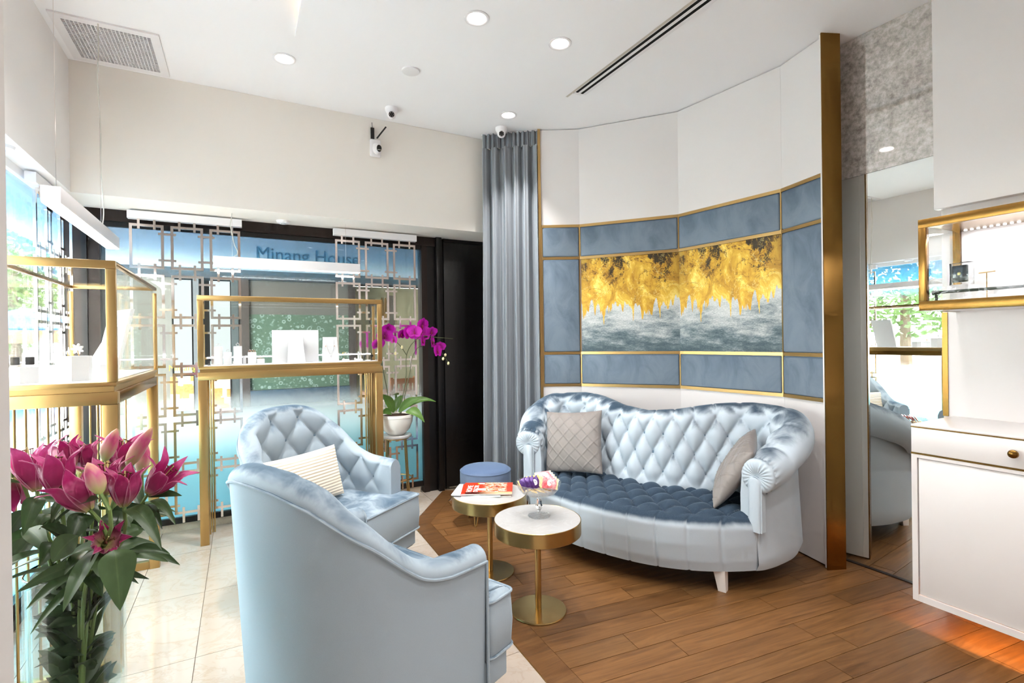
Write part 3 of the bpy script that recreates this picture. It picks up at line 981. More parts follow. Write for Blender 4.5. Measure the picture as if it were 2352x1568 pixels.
# ---- jewellery props
M['prop'] = simple('white_leatherette', (206, 205, 208), 0.6, bump=0.08, bscale=160)
M['silver'] = simple('silver', (226, 224, 222), 0.12, 1.0)
M['rosegold'] = simple('rose_gold', (216, 150, 116), 0.18, 1.0)
M['gold'] = simple('yellow_gold', (226, 176, 84), 0.18, 1.0)
M['acrylic'] = m_glass('acrylic', (0.99, 0.99, 1.0), 1.2)
GEM = NT('crystal_gem')
M['gem'] = GEM.done(GEM.n('BsdfPrincipled', {'Base Color': (0.9, 0.92, 0.95, 1), 'Roughness': 0.02, 'Metallic': 0.7}))

def ring_jewel(x, y, z, lab, metal, rz=0.0, s=1.0, grp='rings on display'):
    e = empty('ring', (x, y, z), rz, lab, 'ring', grp)
    g = G()
    n = 22
    pts = [(0.009 * s * math.cos(2 * PI * i / n), 0, 0.0092 * s + 0.009 * s * math.sin(2 * PI * i / n)) for i in range(n)]
    g.tube(pts, 0.0012 * s, 6, closed=True)
    g.done('band', M[metal], e, True)
    g = G()
    g.lathe([(0.0004, -0.004 * s), (0.004 * s, 0.0), (0.0028 * s, 0.0016 * s), (0.0004, 0.0018 * s)], 8, (0, 0, 0.0215 * s), caps=False)
    g.done('stone', M['gem'], e)
def block(x0, x1, y0, y1, z0, z1, lab, bev=0.002, name='display_block'):
    o = box(name, (x0, y0, z0), (x1, y1, z1), M['prop'], None, bev)
    tag(o, lab, 'display block', 'white jewellery blocks')
    return o
zd = 1.2036
def bx(a, b, y0, y1, zt, lab):
    block(a, b, y0, y1, zd, zt, lab)
yb0 = 4.065
bx(-0.164, -0.112, yb0, yb0 + 0.05, 1.333, 'tall white block at left end of the back display case, ring on top')
bx(-0.106, -0.056, yb0, yb0 + 0.05, 1.292, 'short white block second from left in the back display case')
bx(-0.045, 0.008, yb0 - 0.004, yb0 + 0.05, 1.334, 'tall white block third from left in the back display case')
bx(0.012, 0.034, yb0 + 0.03, yb0 + 0.06, 1.262, 'slim low white block behind the third tall block')
bx(0.045, 0.099, yb0, yb0 + 0.05, 1.289, 'white block fourth from left holding rose gold rings')
bx(0.102, 0.152, yb0 + 0.004, yb0 + 0.05, 1.240, 'low white block left of the big white easel panel')
bx(0.104, 0.148, yb0 + 0.006, yb0 + 0.046, 1.2405 + 0.022, 'thin white slab on the low block beside the easel panel') if False else None
ring_jewel(-0.138, yb0 + 0.025, 1.3332, 'diamond ring on the leftmost tall block of the back case', 'silver')
ring_jewel(-0.080, yb0 + 0.025, 1.2922, 'diamond ring on the second block of the back case', 'silver')
ring_jewel(-0.018, yb0 + 0.025, 1.3342, 'diamond ring on the third tall block of the back case', 'silver', 0.3, 1.1)
for i, x in enumerate((0.058, 0.073, 0.088)):
    ring_jewel(x, yb0 + 0.025, 1.2892, 'rose gold ring in the row on the fourth block', 'rosegold', 0.2 * i, 0.8, 'rose gold rings on one block')
for i, x in enumerate((0.116, 0.136)):
    ring_jewel(x, yb0 + 0.027, 1.2402, 'rose gold ring on the low block beside the easel panel', 'rosegold', 0.3 * i, 0.9, 'rings on the low block')

def easel(name, x0, x1, y, z0, z1, lean, rz, lab, loc):
    e = empty(name, loc, rz, lab, 'display panel', 'white easel panels')
    h = z1 - z0
    g = G()
    th = 0.018
    g.bm.verts.index_update()
    w = (x1 - x0) / 2
    prof = [(0, 0), (th, 0), (th + lean, h), (lean, h)]
    a = [g.bm.verts.new((-w, p[0], p[1])) for p in prof]
    b = [g.bm.verts.new((w * 1.02, p[0], p[1])) for p in prof]
    g.bm.faces.new(a); g.bm.faces.new(b[::-1])
    for i in range(4):
        g.bm.faces.new((a[i], b[i], b[(i + 1) % 4], a[(i + 1) % 4]))
    g.done('panel', M['prop'], e)
    g = G()
    hw = w * 0.34
    k = 0.76
    top = lean * k
    ply = [(-hw * 0.92, top - 0.002, h * k), (hw * 0.92, top - 0.002, h * k), (hw * 1.12, -0.075, 0), (-hw * 1.12, -0.075, 0)]
    f_ = [g.bm.verts.new(p) for p in ply]
    r_ = [g.bm.verts.new((p[0], p[1] + 0.012, p[2])) for p in ply]
    g.bm.faces.new(f_); g.bm.faces.new(r_[::-1])
    for i in range(4):
        g.bm.faces.new((f_[i], r_[i], r_[(i + 1) % 4], f_[(i + 1) % 4]))
    g.done('easel_leg', M['prop'], e)
    return e
easel('easel_panel', 0.205, 0.525, 0, 0, 0.245, -0.01, 0, 'large white easel panel in the middle of the back display case', (0.365, 4.125, zd))
# necklace bust
nb_ = empty('necklace_stand', (0.615, 4.10, zd), 0, 'white tapered necklace stand with fine chains in the back display case', 'necklace stand')
g = G()
for (z, wd) in ((0, 0.061), (0.187, 0.053)):
    pass
a = [g.bm.verts.new(p) for p in ((-0.061, 0, 0), (0.061, 0, 0), (0.061, 0.03, 0), (-0.061, 0.03, 0))]
b = [g.bm.verts.new(p) for p in ((-0.052, 0.03, 0.19), (0.050, 0.03, 0.19), (0.050, 0.045, 0.19), (-0.052, 0.045, 0.19))]
g.bm.faces.new(a[::-1]); g.bm.faces.new(b)
for i in range(4):
    g.bm.faces.new((a[i], a[(i + 1) % 4], b[(i + 1) % 4], b[i]))
g.done('stand', M['prop'], nb_)
pts, _ = spline([(-0.03, 0.022, 0.175), (-0.022, 0.012, 0.10), (0.0, 0.004, 0.055), (0.022, 0.012, 0.10), (0.03, 0.022, 0.175)], 24)
G().tube([tuple(p) for p in pts], 0.0011, 5).done('chain', M['silver'], nb_, True)
G().sphere((0.0, 0.003, 0.048), 0.006, 10, 8).done('charm', M['gem'], nb_, True)
for x in (-0.035, 0.03):
    G().sphere((x, 0.016, 0.12), 0.0035, 8, 6).done('earring', M['rosegold'], nb_, True)
for i, (x0, x1, lab) in enumerate(((0.700, 0.750, 'small flat white block right of the necklace stand'), (0.803, 0.852, 'small flat white block at right end of the back display case'))):
    bx(x0, x1, 4.08, 4.12, 1.219, lab)
for i, (x, lab) in enumerate(((0.715, 'gold drop earrings on a wire stand right of the necklace stand'), (0.735, 'silver drop earrings on a wire stand right of the necklace stand'))):
    e = empty('earring_stand', (x, 4.10, 1.2192), 0, lab, 'earrings', 'earring stands')
    G().tube([(0, 0, 0), (0, 0, 0.055)], 0.0009, 5).done('wire', M['gold' if i == 0 else 'silver'], e)
    G().tube([(-0.012, 0, 0.055), (0.012, 0, 0.055)], 0.0009, 5).done('crossbar', M['gold' if i == 0 else 'silver'], e)
    for s_ in (-1, 1):
        G().sphere((0.011 * s_, -0.001, 0.044), 0.0042, 8, 6, (1, 1, 1.7)).done('drop', M['gold' if i == 0 else 'gem'], e, True)
for i, (x, lab) in enumerate(((0.822, 'left of two clear crystal bars on the end block'), (0.838, 'right of two clear crystal bars on the end block'))):
    o = box('crystal_bar', (x - 0.005, 4.093, 1.2192), (x + 0.005, 4.105, 1.278), M['gem'], None, 0.001)
    tag(o, lab, 'jewellery', 'crystal bars')
for (x, lab) in ((-0.196, 'tiny black spotlight stand at left end of the back display case'), (0.868, 'tiny black spotlight stand by the crystal bars'), (0.925, 'tiny black spotlight stand at right end of the back display case')):
    e = empty('spot_stand', (x, 4.10, zd), 0, lab, 'spotlight', 'tiny spotlights')
    G().lathe([(0.0105, 0.0), (0.0105, 0.004), (0.004, 0.006), (0.004, 0.026)], 14).done('foot', M['dark'], e, True)
    G().cyl((-0.009, 0, 0.034), (0.012, 0.0, 0.038), 0.0085, 14).done('lamp_head', M['dark'], e, True)

# near display case contents (deck z 1.2036)
def hexblock(cx, cyy, r, zt, lab):
    pl = [(cx + r * math.cos(PI / 6 + i * PI / 3), cyy + r * math.sin(PI / 6 + i * PI / 3)) for i in range(6)]
    o = G().prism(pl, zd, zt).done('hexagonal_block', M['prop'])
    tag(o, lab, 'display block', 'hexagonal white blocks')
hexblock(-0.618, 2.76, 0.058, 1.308, 'tall hexagonal white block with silver jewellery in the near case')
hexblock(-0.772, 2.74, 0.056, 1.268, 'hexagonal white block under the clear ring boxes in the near case')
hexblock(-0.710, 2.90, 0.052, 1.268, 'hexagonal white block between the two nearer ones')
hexblock(-0.560, 2.93, 0.046, 1.266, 'hexagonal white block at right beneath the slanted panel')
easel('easel_panel', 0.0, 0.30, 0, 0, 0.33, 0.075, math.radians(-64), 'large slanted white easel panel in the near display case', (-0.62, 3.25, zd))
for i, (x, y, lab) in enumerate(((-0.800, 2.735, 'clear ring box with dark insert, left of the pair'), (-0.752, 2.722, 'clear ring box with dark insert, right of the pair'))):
    e = empty('acrylic_box', (x, y, 1.2682), 0.25 * i, lab, 'ring box', 'clear ring boxes in the near case')
    box('shell', (-0.022, -0.014, 0.0), (0.022, 0.014, 0.05), M['acrylic'], e, 0.002)
    box('insert', (-0.014, -0.008, 0.009), (0.014, 0.006, 0.041), M['dark'], e, 0.003)
def sprig(x, y, z, lab, metal, s, seed):
    e = empty('brooch', (x, y, z), seed, lab, 'jewellery', 'flower brooches')
    rr = random.Random(seed)
    G().tube([(0, 0, 0), (0.004 * s, 0, 0.02 * s)], 0.001 * s, 5).done('stem', M['gold'], e)
    for k in range(7):
        a = k * 2 * PI / 7
        q = G().sphere((0, 0, 0), 0.007 * s, 8, 6, (1.5, 0.35, 0.7)).done('petal', M[metal], e, True)
        q.location = (0.009 * s * math.cos(a) + 0.004 * s, rr.uniform(-.004, .004), 0.024 * s + 0.009 * s * math.sin(a))
        q.rotation_euler = (0, -a, 0)
sprig(-0.605, 2.755, 1.308, 'silver flower brooch on the tall hexagonal block', 'gem', 1.25, 3)
sprig(-0.640, 2.750, 1.308, 'low silver brooch lying at left on the tall hexagonal block', 'gem', 0.9, 5)
sprig(-0.700, 2.88, 1.268, 'gold brooch on the middle hexagonal block', 'gold', 0.7, 8)
o = box('lucite_block', (-0.84, 2.66, zd), (-0.80, 2.70, 1.235), M['acrylic'], None, 0.002)
tag(o, 'low clear lucite block in the near display case corner', 'display block')

# ================================================================== RIGHT: WALL CASE AND CABINET
rc = empty('wall_display_case', (2.80, 1.17, 1.46), 0, 'brass framed wall display case with lit white interior at right edge', 'display case')
Lr, Hr, Dr = 1.5, 0.425, 0.368
fb = 0.040
box('frame_rail', (0, -Lr, 0), (0.03, 0, fb + 0.004), M['brass_deep'], rc, 0.0015)
box('frame_rail', (0, -Lr, Hr - fb), (0.03, 0, Hr), M['brass_deep'], rc, 0.0015)
box('frame_post', (0, -0.030, fb + 0.0045), (0.03, 0, Hr - fb - 0.0005), M['brass_deep'], rc, 0.0015)
for z in (0.0, Hr - 0.02):
    box('side_rail', (0.0305, -0.022, z), (Dr, 0.0, z + 0.02), M['brass_deep'], rc)
box('back_post', (Dr - 0.02, -0.030, 0.0205), (Dr, -0.001, Hr - 0.021), M['brass_deep'], rc)
box('back_panel', (Dr - 0.006, -Lr, 0.021), (Dr - 0.001, -0.031, Hr - 0.021), M['lacquer'], rc)
box('base_board', (0.031, -Lr, 0.001), (Dr - 0.001, -0.0225, 0.040), M['lacquer'], rc)
box('top_board', (0.031, -Lr, Hr - 0.028), (Dr - 0.001, -0.0225, Hr - 0.001), M['brass_deep'], rc)
box('glass_front', (0.012, -Lr, fb + 0.005), (0.016, -0.031, Hr - fb - 0.001), M['case_glass'], rc)
box('glass_side', (0.031, -0.014, 0.0205), (Dr - 0.021, -0.010, Hr - 0.021), M['case_glass'], rc)
for k in range(40):
    y = -0.06 - k * 0.024
    if y < -1.0:
        break
    b_ = box('led_chip', (Dr - 0.045, y - 0.005, Hr - 0.031), (Dr - 0.037, y + 0.005, Hr - 0.0282), M['led'], rc)
light_area('case_lamp', (Dr - 0.10, -0.6, Hr - 0.036), 0.05, 1.1, 2.6, (0.96, 0.96, 1.0), parent=rc)
g = G()
g.tube([(0.060, -0.030, 0.084), (0.060, -Lr, 0.086)], 0.0068, 10)
g.done('rail', M['dark'], rc, True)
G().cyl((0.060, -0.045, 0.041), (0.060, -0.045, 0.083), 0.006, 10).done('rail_support', M['dark'], rc, True)
G().tube([(0.060, -0.030, 0.084), (0.060, -0.056, 0.084)], 0.0105, 12).done('rail_cap', M['dark'], rc, True)
zr = 1.5005
block(2.97, 3.03, 1.060, 1.116, zr, 1.582, 'white pedestal block under the clear gem box in the wall case')
e = empty('gem_box', (3.00, 1.086, 1.5822), -0.2, 'clear box with black pad and yellow gem in the wall case', 'gem box')
box('shell', (-0.018, -0.046, 0.0), (0.018, 0.046, 0.104), M['acrylic'], e, 0.002)
box('pad', (-0.008, -0.032, 0.012), (0.004, 0.032, 0.092), M['dark'], e, 0.004)
o = G().lathe([(0.0004, 0.0), (0.0085, 0.001), (0.006, 0.004), (0.0004, 0.0045)], 8, caps=False).done('gem', simple('yellow_gem', (214, 206, 130), 0.05, 0.5), e)
o.rotation_euler = (0, -PI / 2, 0)
o.location = (-0.0085, 0, 0.052)
e = empty('bar_stand', (3.00, 0.991, zr), 0, 'slim brass T-bar earring stand in the wall case', 'earring stand')
G().lathe([(0.014, 0.0), (0.014, 0.003), (0.003, 0.005)], 16).done('foot', M['brass'], e, True)
G().tube([(0, 0, 0.004), (0, 0, 0.128)], 0.0022, 8).done('upright', M['brass'], e, True)
G().tube([(0, -0.030, 0.131), (0, 0.028, 0.128)], 0.0028, 8).done('crossbar', M['brass'], e, True)
block(2.97, 3.04, 0.880, 0.958, zr, 1.560, 'white block holding a ring in the wall case')
ring_jewel(3.00, 0.925, 1.5602, 'diamond ring on the white block in the wall case', 'silver', PI / 2, 1.1)

cb = empty('floating_cabinet', (2.737, 1.180, 0), 0, 'white floating wall cabinet with brass trim and drawer at right', 'cabinet')
Lc, dc_ = 1.9, 0.432
g = G()
g.box((0.02, -Lc, 0.215), (dc_, 0.0, 0.798))
g.box((0.0, -0.022, 0.121), (0.0195, 0.0, 0.798))
g.box((0.0, -Lc, 0.121), (0.0195, -0.0225, 0.150))
g.box((0.0, -Lc, 0.783), (0.0195, -0.0225, 0.798))
g.box((0.02, -0.02, 0.121), (dc_, 0.0, 0.2145))
g.done('body', M['lacquer'], cb)
dd = box('door', (0.006, -0.86, 0.153), (0.0195, -0.0255, 0.780), M['lacquer'], cb, 0.001)
box('door', (0.006, -Lc, 0.153), (0.0195, -0.864, 0.780), M['lacquer'], cb, 0.001)
box('brass_line', (-0.001, -Lc, 0.7985), (dc_, 0.001, 0.806), M['brass_deep'], cb)
dw = box('drawer', (0.0, -0.80, 0.8065), (0.018, -0.0005, 0.921), M['lacquer'], cb, 0.0015)
box('drawer', (0.0, -Lc, 0.8065), (0.018, -0.803, 0.921), M['lacquer'], cb, 0.0015)
box('drawer_carcass', (0.0185, -Lc, 0.8065), (dc_, 0.0, 0.921), M['lacquer'], cb)
box('brass_line', (-0.001, -Lc, 0.9215), (dc_, 0.001, 0.926), M['brass_deep'], cb)
box('worktop', (0.0, -Lc, 0.9262), (dc_, 0.0, 0.936), M['lacquer'], cb, 0.001)
kn = G().lathe([(0.006, 0.0), (0.006, 0.010), (0.013, 0.014), (0.0175, 0.021), (0.016, 0.028), (0.009, 0.0325), (0.0005, 0.034)], 24).done('knob', M['brass_deep'], dw, True)
kn.rotation_euler = (0, -PI / 2, 0)
kn.location = (-0.0002, -0.358, 0.866)
box('under_light', (0.04, -Lc + 0.05, 0.205), (0.055, -0.06, 0.2145), emis('amber_led', (255, 150, 50), 10.0), cb)
light_area('under_lamp', (0.05, -0.95, 0.2), 0.012, 1.7, 5.0, (1.0, 0.50, 0.16), parent=cb)

# ================================================================== UPHOLSTERY HELPERS
def tuft(a, b, wa, wb, b0=0.0):
    p = a / wa + (b - b0) / wb
    q = a / wa - (b - b0) / wb
    sp, sq = np.abs(np.sin(np.pi * p)), np.abs(np.sin(np.pi * q))
    pit = ((1 - sp) * (1 - sq)) ** 3
    return (sp * sq) ** 0.42 - 0.35 * pit

def dense(p, step=0.03):
    out = [p[0]]
    for a, b in zip(p[:-1], p[1:]):
        d = math.hypot(b[0] - a[0], b[1] - a[1])
        k = max(1, int(round(d / step)))
        for i in range(1, k + 1):
            out.append((a[0] + (b[0] - a[0]) * i / k, a[1] + (b[1] - a[1]) * i / k))
    return out

def sstep(x, a, b):
    t = np.clip((x - a) / (b - a), 0, 1)
    return t * t * (3 - 2 * t)

_btn = G().sphere((0, 0, 0), 0.0085, 12, 8, (1, 1, 0.55)).done('button', M['button'], None, True)
def put_button(parent, p, n, s=1.0):
    o = inst(_btn, parent, tuple(p), Vector(tuple(n)).to_track_quat('Z', 'Y').to_euler(), (s, s, s))
    return o

def sweep(path, out, prof_fn, ts):
    """path (n,2), outward (n,2), prof_fn(t)->(m,2) of (o,z)"""
    n = len(path)
    prof = [prof_fn(t) for t in ts]
    m = len(prof[0])
    P = np.zeros((n, m, 3))
    Bl = np.zeros((n, m))
    for i in range(n):
        pr = prof[i]
        P[i, :, 0] = path[i, 0] + out[i, 0] * pr[:, 0]
        P[i, :, 1] = path[i, 1] + out[i, 1] * pr[:, 0]
        P[i, :, 2] = pr[:, 1]
        Bl[i] = np.concatenate([[0], np.cumsum(np.linalg.norm(np.diff(pr, axis=0), axis=1))])
    return P, Bl

def outward(path):
    t = np.gradient(path, axis=0)
    t /= np.linalg.norm(t, axis=1, keepdims=True)
    return np.stack([t[:, 1], -t[:, 0]], 1)

def tapered_leg(name, parent, x, y, h, top, bot, mat, lean=(0, 0)):
    g = G()
    a = [g.bm.verts.new((x + lean[0] + sx * bot, y + lean[1] + sy * bot, 0)) for sx, sy in ((-1, -1), (1, -1), (1, 1), (-1, 1))]
    b = [g.bm.verts.new((x + sx * top, y + sy * top, h)) for sx, sy in ((-1, -1), (1, -1), (1, 1), (-1, 1))]
    g.bm.faces.new(a[::-1]); g.bm.faces.new(b)
    for i in range(4):
        g.bm.faces.new((a[i], a[(i + 1) % 4], b[(i + 1) % 4], b[i]))
    return g.done(name, mat, parent)

# ================================================================== SOFA  (local x = along the sofa, y = toward the wall)
sofa = empty('tufted_sofa', (2.4106, 2.5419, 0), math.atan2(-0.919, 0.394), 'blue grey velvet deep-buttoned sofa with rolled arms against the feature wall', 'sofa')
half = [(0.660, 0.325), (0.700, 0.205), (0.735, 0.08), (0.70, -0.045), (0.58, -0.055), (0.43, 0.02), (0.25, 0.10), (0.0, 0.14)]
pts = [(-a, b) for a, b in half] + [(a, b) for a, b in half[-2::-1]]
NP = 300
path, PLn = spline(pts, NP)
outw = outward(path)
tt = np.linspace(-1, 1, NP)
def sofa_top(t):
    return np.interp(abs(t), [0, 0.2, 0.42, 0.58, 0.68, 0.78, 0.88, 1.0], [0.868, 0.888, 0.925, 0.938, 0.925, 0.86, 0.765, 0.712])
def sofa_r(t):
    return np.interp(abs(t), [0, 0.5, 0.65, 0.8, 1.0], [0.085, 0.092, 0.110, 0.105, 0.092])
def sofa_prof(t, m=110):
    zt, r = sofa_top(t), sofa_r(t)
    oc = np.interp(abs(t), [0, 0.55, 0.75, 1.0], [0.125, 0.13, 0.125, 0.095])
    cz = zt - r
    p = [(0.0, 0.34), (0.006, 0.42), (oc - r - 0.004, cz - 0.03)]
    for a in np.linspace(math.radians(176), math.radians(-75), 16):
        p.append((oc + r * math.cos(a), cz + r * math.sin(a)))
    q, _ = spline(dense(p), m)
    return q
P, Bl = sweep(path, outw, sofa_prof, tt)
A = np.linspace(-PLn / 2, PLn / 2, NP)[:, None] * np.ones_like(Bl)
WA, WB, B0 = 0.135, 0.24, 0.155
h = tuft(A, Bl, WA, WB, B0)
endf = sstep(1 - np.abs(tt), 0.015, 0.09)[:, None]
rollb = np.array([[0.34]])
btop = np.array([Bl[i][np.argmax(P[i, :, 2])] for i in range(NP)])[:, None]
low = sstep(Bl, 0.05, 0.15)
high = 1 - sstep(Bl, btop - 0.15, btop - 0.02)
amp = endf * low * high
Nn = normals(P)
cen = np.array([0, 0.25, 0.5])
sgn = np.sign(np.sum(Nn[NP // 2, 20] * (cen - P[NP // 2, 20]))) or 1
Nn = Nn * sgn
pleat = np.exp(-((np.mod(A / WA, 1.0) - 0.5) / 0.045) ** 2) * sstep(Bl, btop - 0.13, btop - 0.05) * (1 - sstep(Bl, btop + 0.02, btop + 0.14)) * endf
P2 = P + Nn * ((h - 0.6) * 0.042 * amp - 0.007 * pleat)[..., None]
# gathered pleats where the roll turns in at the arm fronts
pl = np.sin(np.arange(Bl.shape[1]) / Bl.shape[1] * 2 * PI * 19)[None, :] * (1 - sstep(1 - np.abs(tt), 0.0, 0.05))[:, None] * 0.004
P2 = P2 + Nn * pl[..., None]
def loc3(P):
    Q = P.copy()
    Q[..., 1] = -P[..., 1]
    return Q
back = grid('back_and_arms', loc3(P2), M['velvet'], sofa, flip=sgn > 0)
# buttons
for kk in range(-9, 10):
    for rr in range(0, 3):
        a = (kk + (0.5 if rr % 2 else 0.0)) * WA
        b = B0 + rr * WB / 2
        i = int(round((a + PLn / 2) / PLn * (NP - 1)))
        if not 0 <= i < NP:
            continue
        if amp[i, np.argmin(abs(Bl[i] - b))] < 0.55 or b > btop[i, 0] - 0.02:
            continue
        j = int(np.argmin(abs(Bl[i] - b)))
        p = P2[i, j] + Nn[i, j] * 0.002
        n = Nn[i, j]
        put_button(back, (p[0], -p[1], p[2]), (n[0], -n[1], n[2]))
# roll ends: gathered fan caps and slim arm-front tongues
for sgn_ in (-1, 1):
    i = NP - 1 if sgn_ > 0 else 0
    r = sofa_r(tt[i])
    zt = sofa_top(tt[i])
    ox, oy = outw[i]
    fx, fy = (-oy, ox) if sgn_ > 0 else (oy, -ox)      # forward along the arm
    def AF(o_, f_, z_):
        return (path[i, 0] + ox * o_ + fx * f_, -(path[i, 1] + oy * o_ + fy * f_), z_)
    g = G()
    rings = []
    nseg = 96
    for k, (rr, dv) in enumerate(((1.02, -0.012), (1.0, 0.002), (0.95, 0.012), (0.80, 0.020), (0.55, 0.023), (0.30, 0.019), (0.12, 0.010))):
        ring = []
        for s_ in range(nseg):
            a = 2 * PI * s_ / nseg
            rip = 0.0030 * math.sin(a * 23 + 0.8 * math.sin(3 * a)) * max(0, 1 - abs(rr - 0.62) * 2.2)
            R = r * rr
            ring.append(g.bm.verts.new(AF(0.095 + R * math.cos(a), dv + rip, zt - r + R * math.sin(a))))
        rings.append(ring)
    for k in range(len(rings) - 1):
        for s_ in range(nseg):
            g.bm.faces.new((rings[k][s_], rings[k][(s_ + 1) % nseg], rings[k + 1][(s_ + 1) % nseg], rings[k + 1][s_]))
    g.bm.faces.new(rings[-1])
    g.done('gathered_roll_end', M['velvet'], sofa, True)
    g = G()
    hw = 0.034
    oc_ = 0.088
    out_ = [(-hw, 0.33), (-hw, 0.585)]
    for a in np.linspace(PI, 0, 14):
        out_.append((hw * math.cos(a), 0.585 + hw * math.sin(a)))
    out_ += [(hw, 0.33)]
    lay = []
    for (inset, y) in ((0.0, -0.02), (0.0, 0.022), (0.004, 0.029), (0.012, 0.033)):
        lay.append([g.bm.verts.new(AF(oc_ + x * (1 - inset / hw), y, z if z < 0.34 else z - inset * 0.6)) for x, z in out_])
    n_ = len(out_)
    for k in range(3):
        for s_ in range(n_ - 1):
            g.bm.faces.new((lay[k][s_], lay[k][s_ + 1], lay[k + 1][s_ + 1], lay[k + 1][s_]))
    g.bm.faces.new(lay[-1])
    g.done('arm_front', M['velvet'], sofa, True)
    G().tube([AF(oc_ + x * 1.03, 0.020, z) for x, z in out_], 0.0042, 7).done('piping', M['velvet'], sofa, True)
    # upholstered face between tongue and seat
    g = G()
    lay = []
    pad = [(-0.004, 0.33), (-0.006, 0.50), (0.004, zt - r * 1.1), (0.035, zt - r * 0.85), (0.085, zt - r * 0.85), (0.085, 0.33)]
    for (sc_, y) in ((1.0, -0.03), (1.0, 0.002), (0.9, 0.010)):
        lay.append([g.bm.verts.new(AF(0.04 + (o_ - 0.04) * sc_, y, z)) for o_, z in pad])
    for k in range(2):
        for s_ in range(len(pad) - 1):
            g.bm.faces.new((lay[k][s_], lay[k][s_ + 1], lay[k + 1][s_ + 1], lay[k + 1][s_]))
    g.bm.faces.new(lay[-1])
    g.done('arm_inner_pad', M['velvet'], sofa, True)
# seat: buttoned top rolling over into the apron
NS, NW = 240, 170
ss = np.linspace(-1, 1, NS)
def vfront(s):
    return 0.672 - 0.315 * (abs(s) / 0.755) ** 2.5
Pst = np.zeros((NS, NW, 3)); Bst = np.zeros((NS, NW)); Kst = np.zeros((NS, NW))
for i, f in enumerate(ss):
    s = f * 0.755
    vf = vfront(s)
    vb = -0.05
    r = 0.06
    zt_ = 0.395 + 0.018 * (1 - f * f)
    pr = [(vb, zt_), (0.10, zt_), ((0.10 + vf - r) / 2, zt_ + 0.004), (vf - r, zt_ - 0.004)]
    for a in np.linspace(math.radians(70), 0, 6):
        pr.append((vf - r + r * math.cos(a), zt_ - r - 0.004 + r * math.sin(a)))
    pr += [(vf - 0.004, 0.26), (vf - 0.018, 0.17), (vf - 0.034, 0.115)]
    q, _ = spline(dense(pr), NW)
    Pst[i, :, 0] = s
    Pst[i, :, 1] = q[:, 0]
    Pst[i, :, 2] = q[:, 1]
    Bst[i] = np.concatenate([[0], np.cumsum(np.linalg.norm(np.diff(q, axis=0), axis=1))])
    Kst[i] = vf - q[:, 0]
Nst = normals(Pst)
if Nst[NS // 2, 20, 2] < 0:
    Nst = -Nst
sA = Pst[:, :, 0]
fromfront = np.array([vfront(f * 0.755) for f in ss])[:, None] - Pst[:, :, 1]
hs = tuft(sA, fromfront, 0.150, 0.20, 0.115)
ms = sstep(fromfront, 0.03, 0.13) * sstep(Pst[:, :, 2], 0.33, 0.385) * sstep(1 - np.abs(ss), 0.0, 0.10)[:, None]
ap = (1 - sstep(fromfront, 0.05, 0.12))
seam = np.exp(-((np.mod(sA + 0.075, 0.15) - 0.075) / 0.005) ** 2)
Pst2 = Pst + Nst * ((hs - 0.55) * 0.036 * ms - seam * 0.007 * ap)[..., None]
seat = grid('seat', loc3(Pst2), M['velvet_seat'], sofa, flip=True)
for kk in range(-5, 6):
    for rr in range(0, 5):
        s = (kk + (0.5 if rr % 2 else 0.0)) * 0.150
        if abs(s) > 0.66:
            continue
        i = int(round((s / 0.755 + 1) / 2 * (NS - 1)))
        ff = 0.115 + rr * 0.10
        j = int(np.argmin(abs(fromfront[i] - ff) + 5 * (Pst[i, :, 2] < 0.35)))
        if Pst[i, j, 1] < 0.16:
            continue
        p = Pst2[i, j] + Nst[i, j] * 0.001
        put_button(seat, (p[0], -p[1], p[2]), (0, 0, 1), 0.8)
# outer shell
oh = [(0.752, 0.360), (0.79, 0.315), (0.838, 0.21), (0.885, 0.04), (0.875, -0.14), (0.76, -0.245), (0.50, -0.22), (0.25, -0.13), (0.0, -0.085)]
op = [(-a, b) for a, b in oh] + [(a, b) for a, b in oh[-2::-1]]
opath, _ = spline(op, 160)
oz = np.array([sofa_top(t) - sofa_r(t) * 1.1 for t in np.linspace(-1, 1, 160)])
Psh = np.zeros((160, 14, 3))
for j, f in enumerate(np.linspace(0, 1, 14)):
    z = 0.115 + (oz - 0.115) * f
    k = 1 - 0.05 * (1 - f) ** 2
    tin = np.interp(f, [0, 0.04, 1], [0.975, 1.0, 1.0])
    Psh[:, j, 0] = opath[:, 0] * (1 - 0.04 * f) * tin
    Psh[:, j, 1] = -(opath[:, 1]) * tin
    Psh[:, j, 2] = z
grid('outer_shell', Psh, M['velvet'], sofa)
g = G()
g.prism([(p[0] * 0.97, -p[1] * 0.97) for p in opath[::4]] + [(s * 0.755 * 0.97, -(vfront(s * 0.755) - 0.04)) for s in np.linspace(0.98, -0.98, 30)], 0.113, 0.125)
g.done('underside', M['dark'], sofa)
M['leg_white'] = simple('white_lacquered_leg', (226, 220, 216), 0.4)
for (x, v, lx) in ((-0.50, 0.47, -0.012), (0.575, 0.43, 0.012), (-0.62, -0.10, -0.01), (0.62, -0.10, 0.01)):
    tapered_leg('leg', sofa, x, -v, 0.114, 0.030, 0.020, M['leg_white'], (lx, 0))

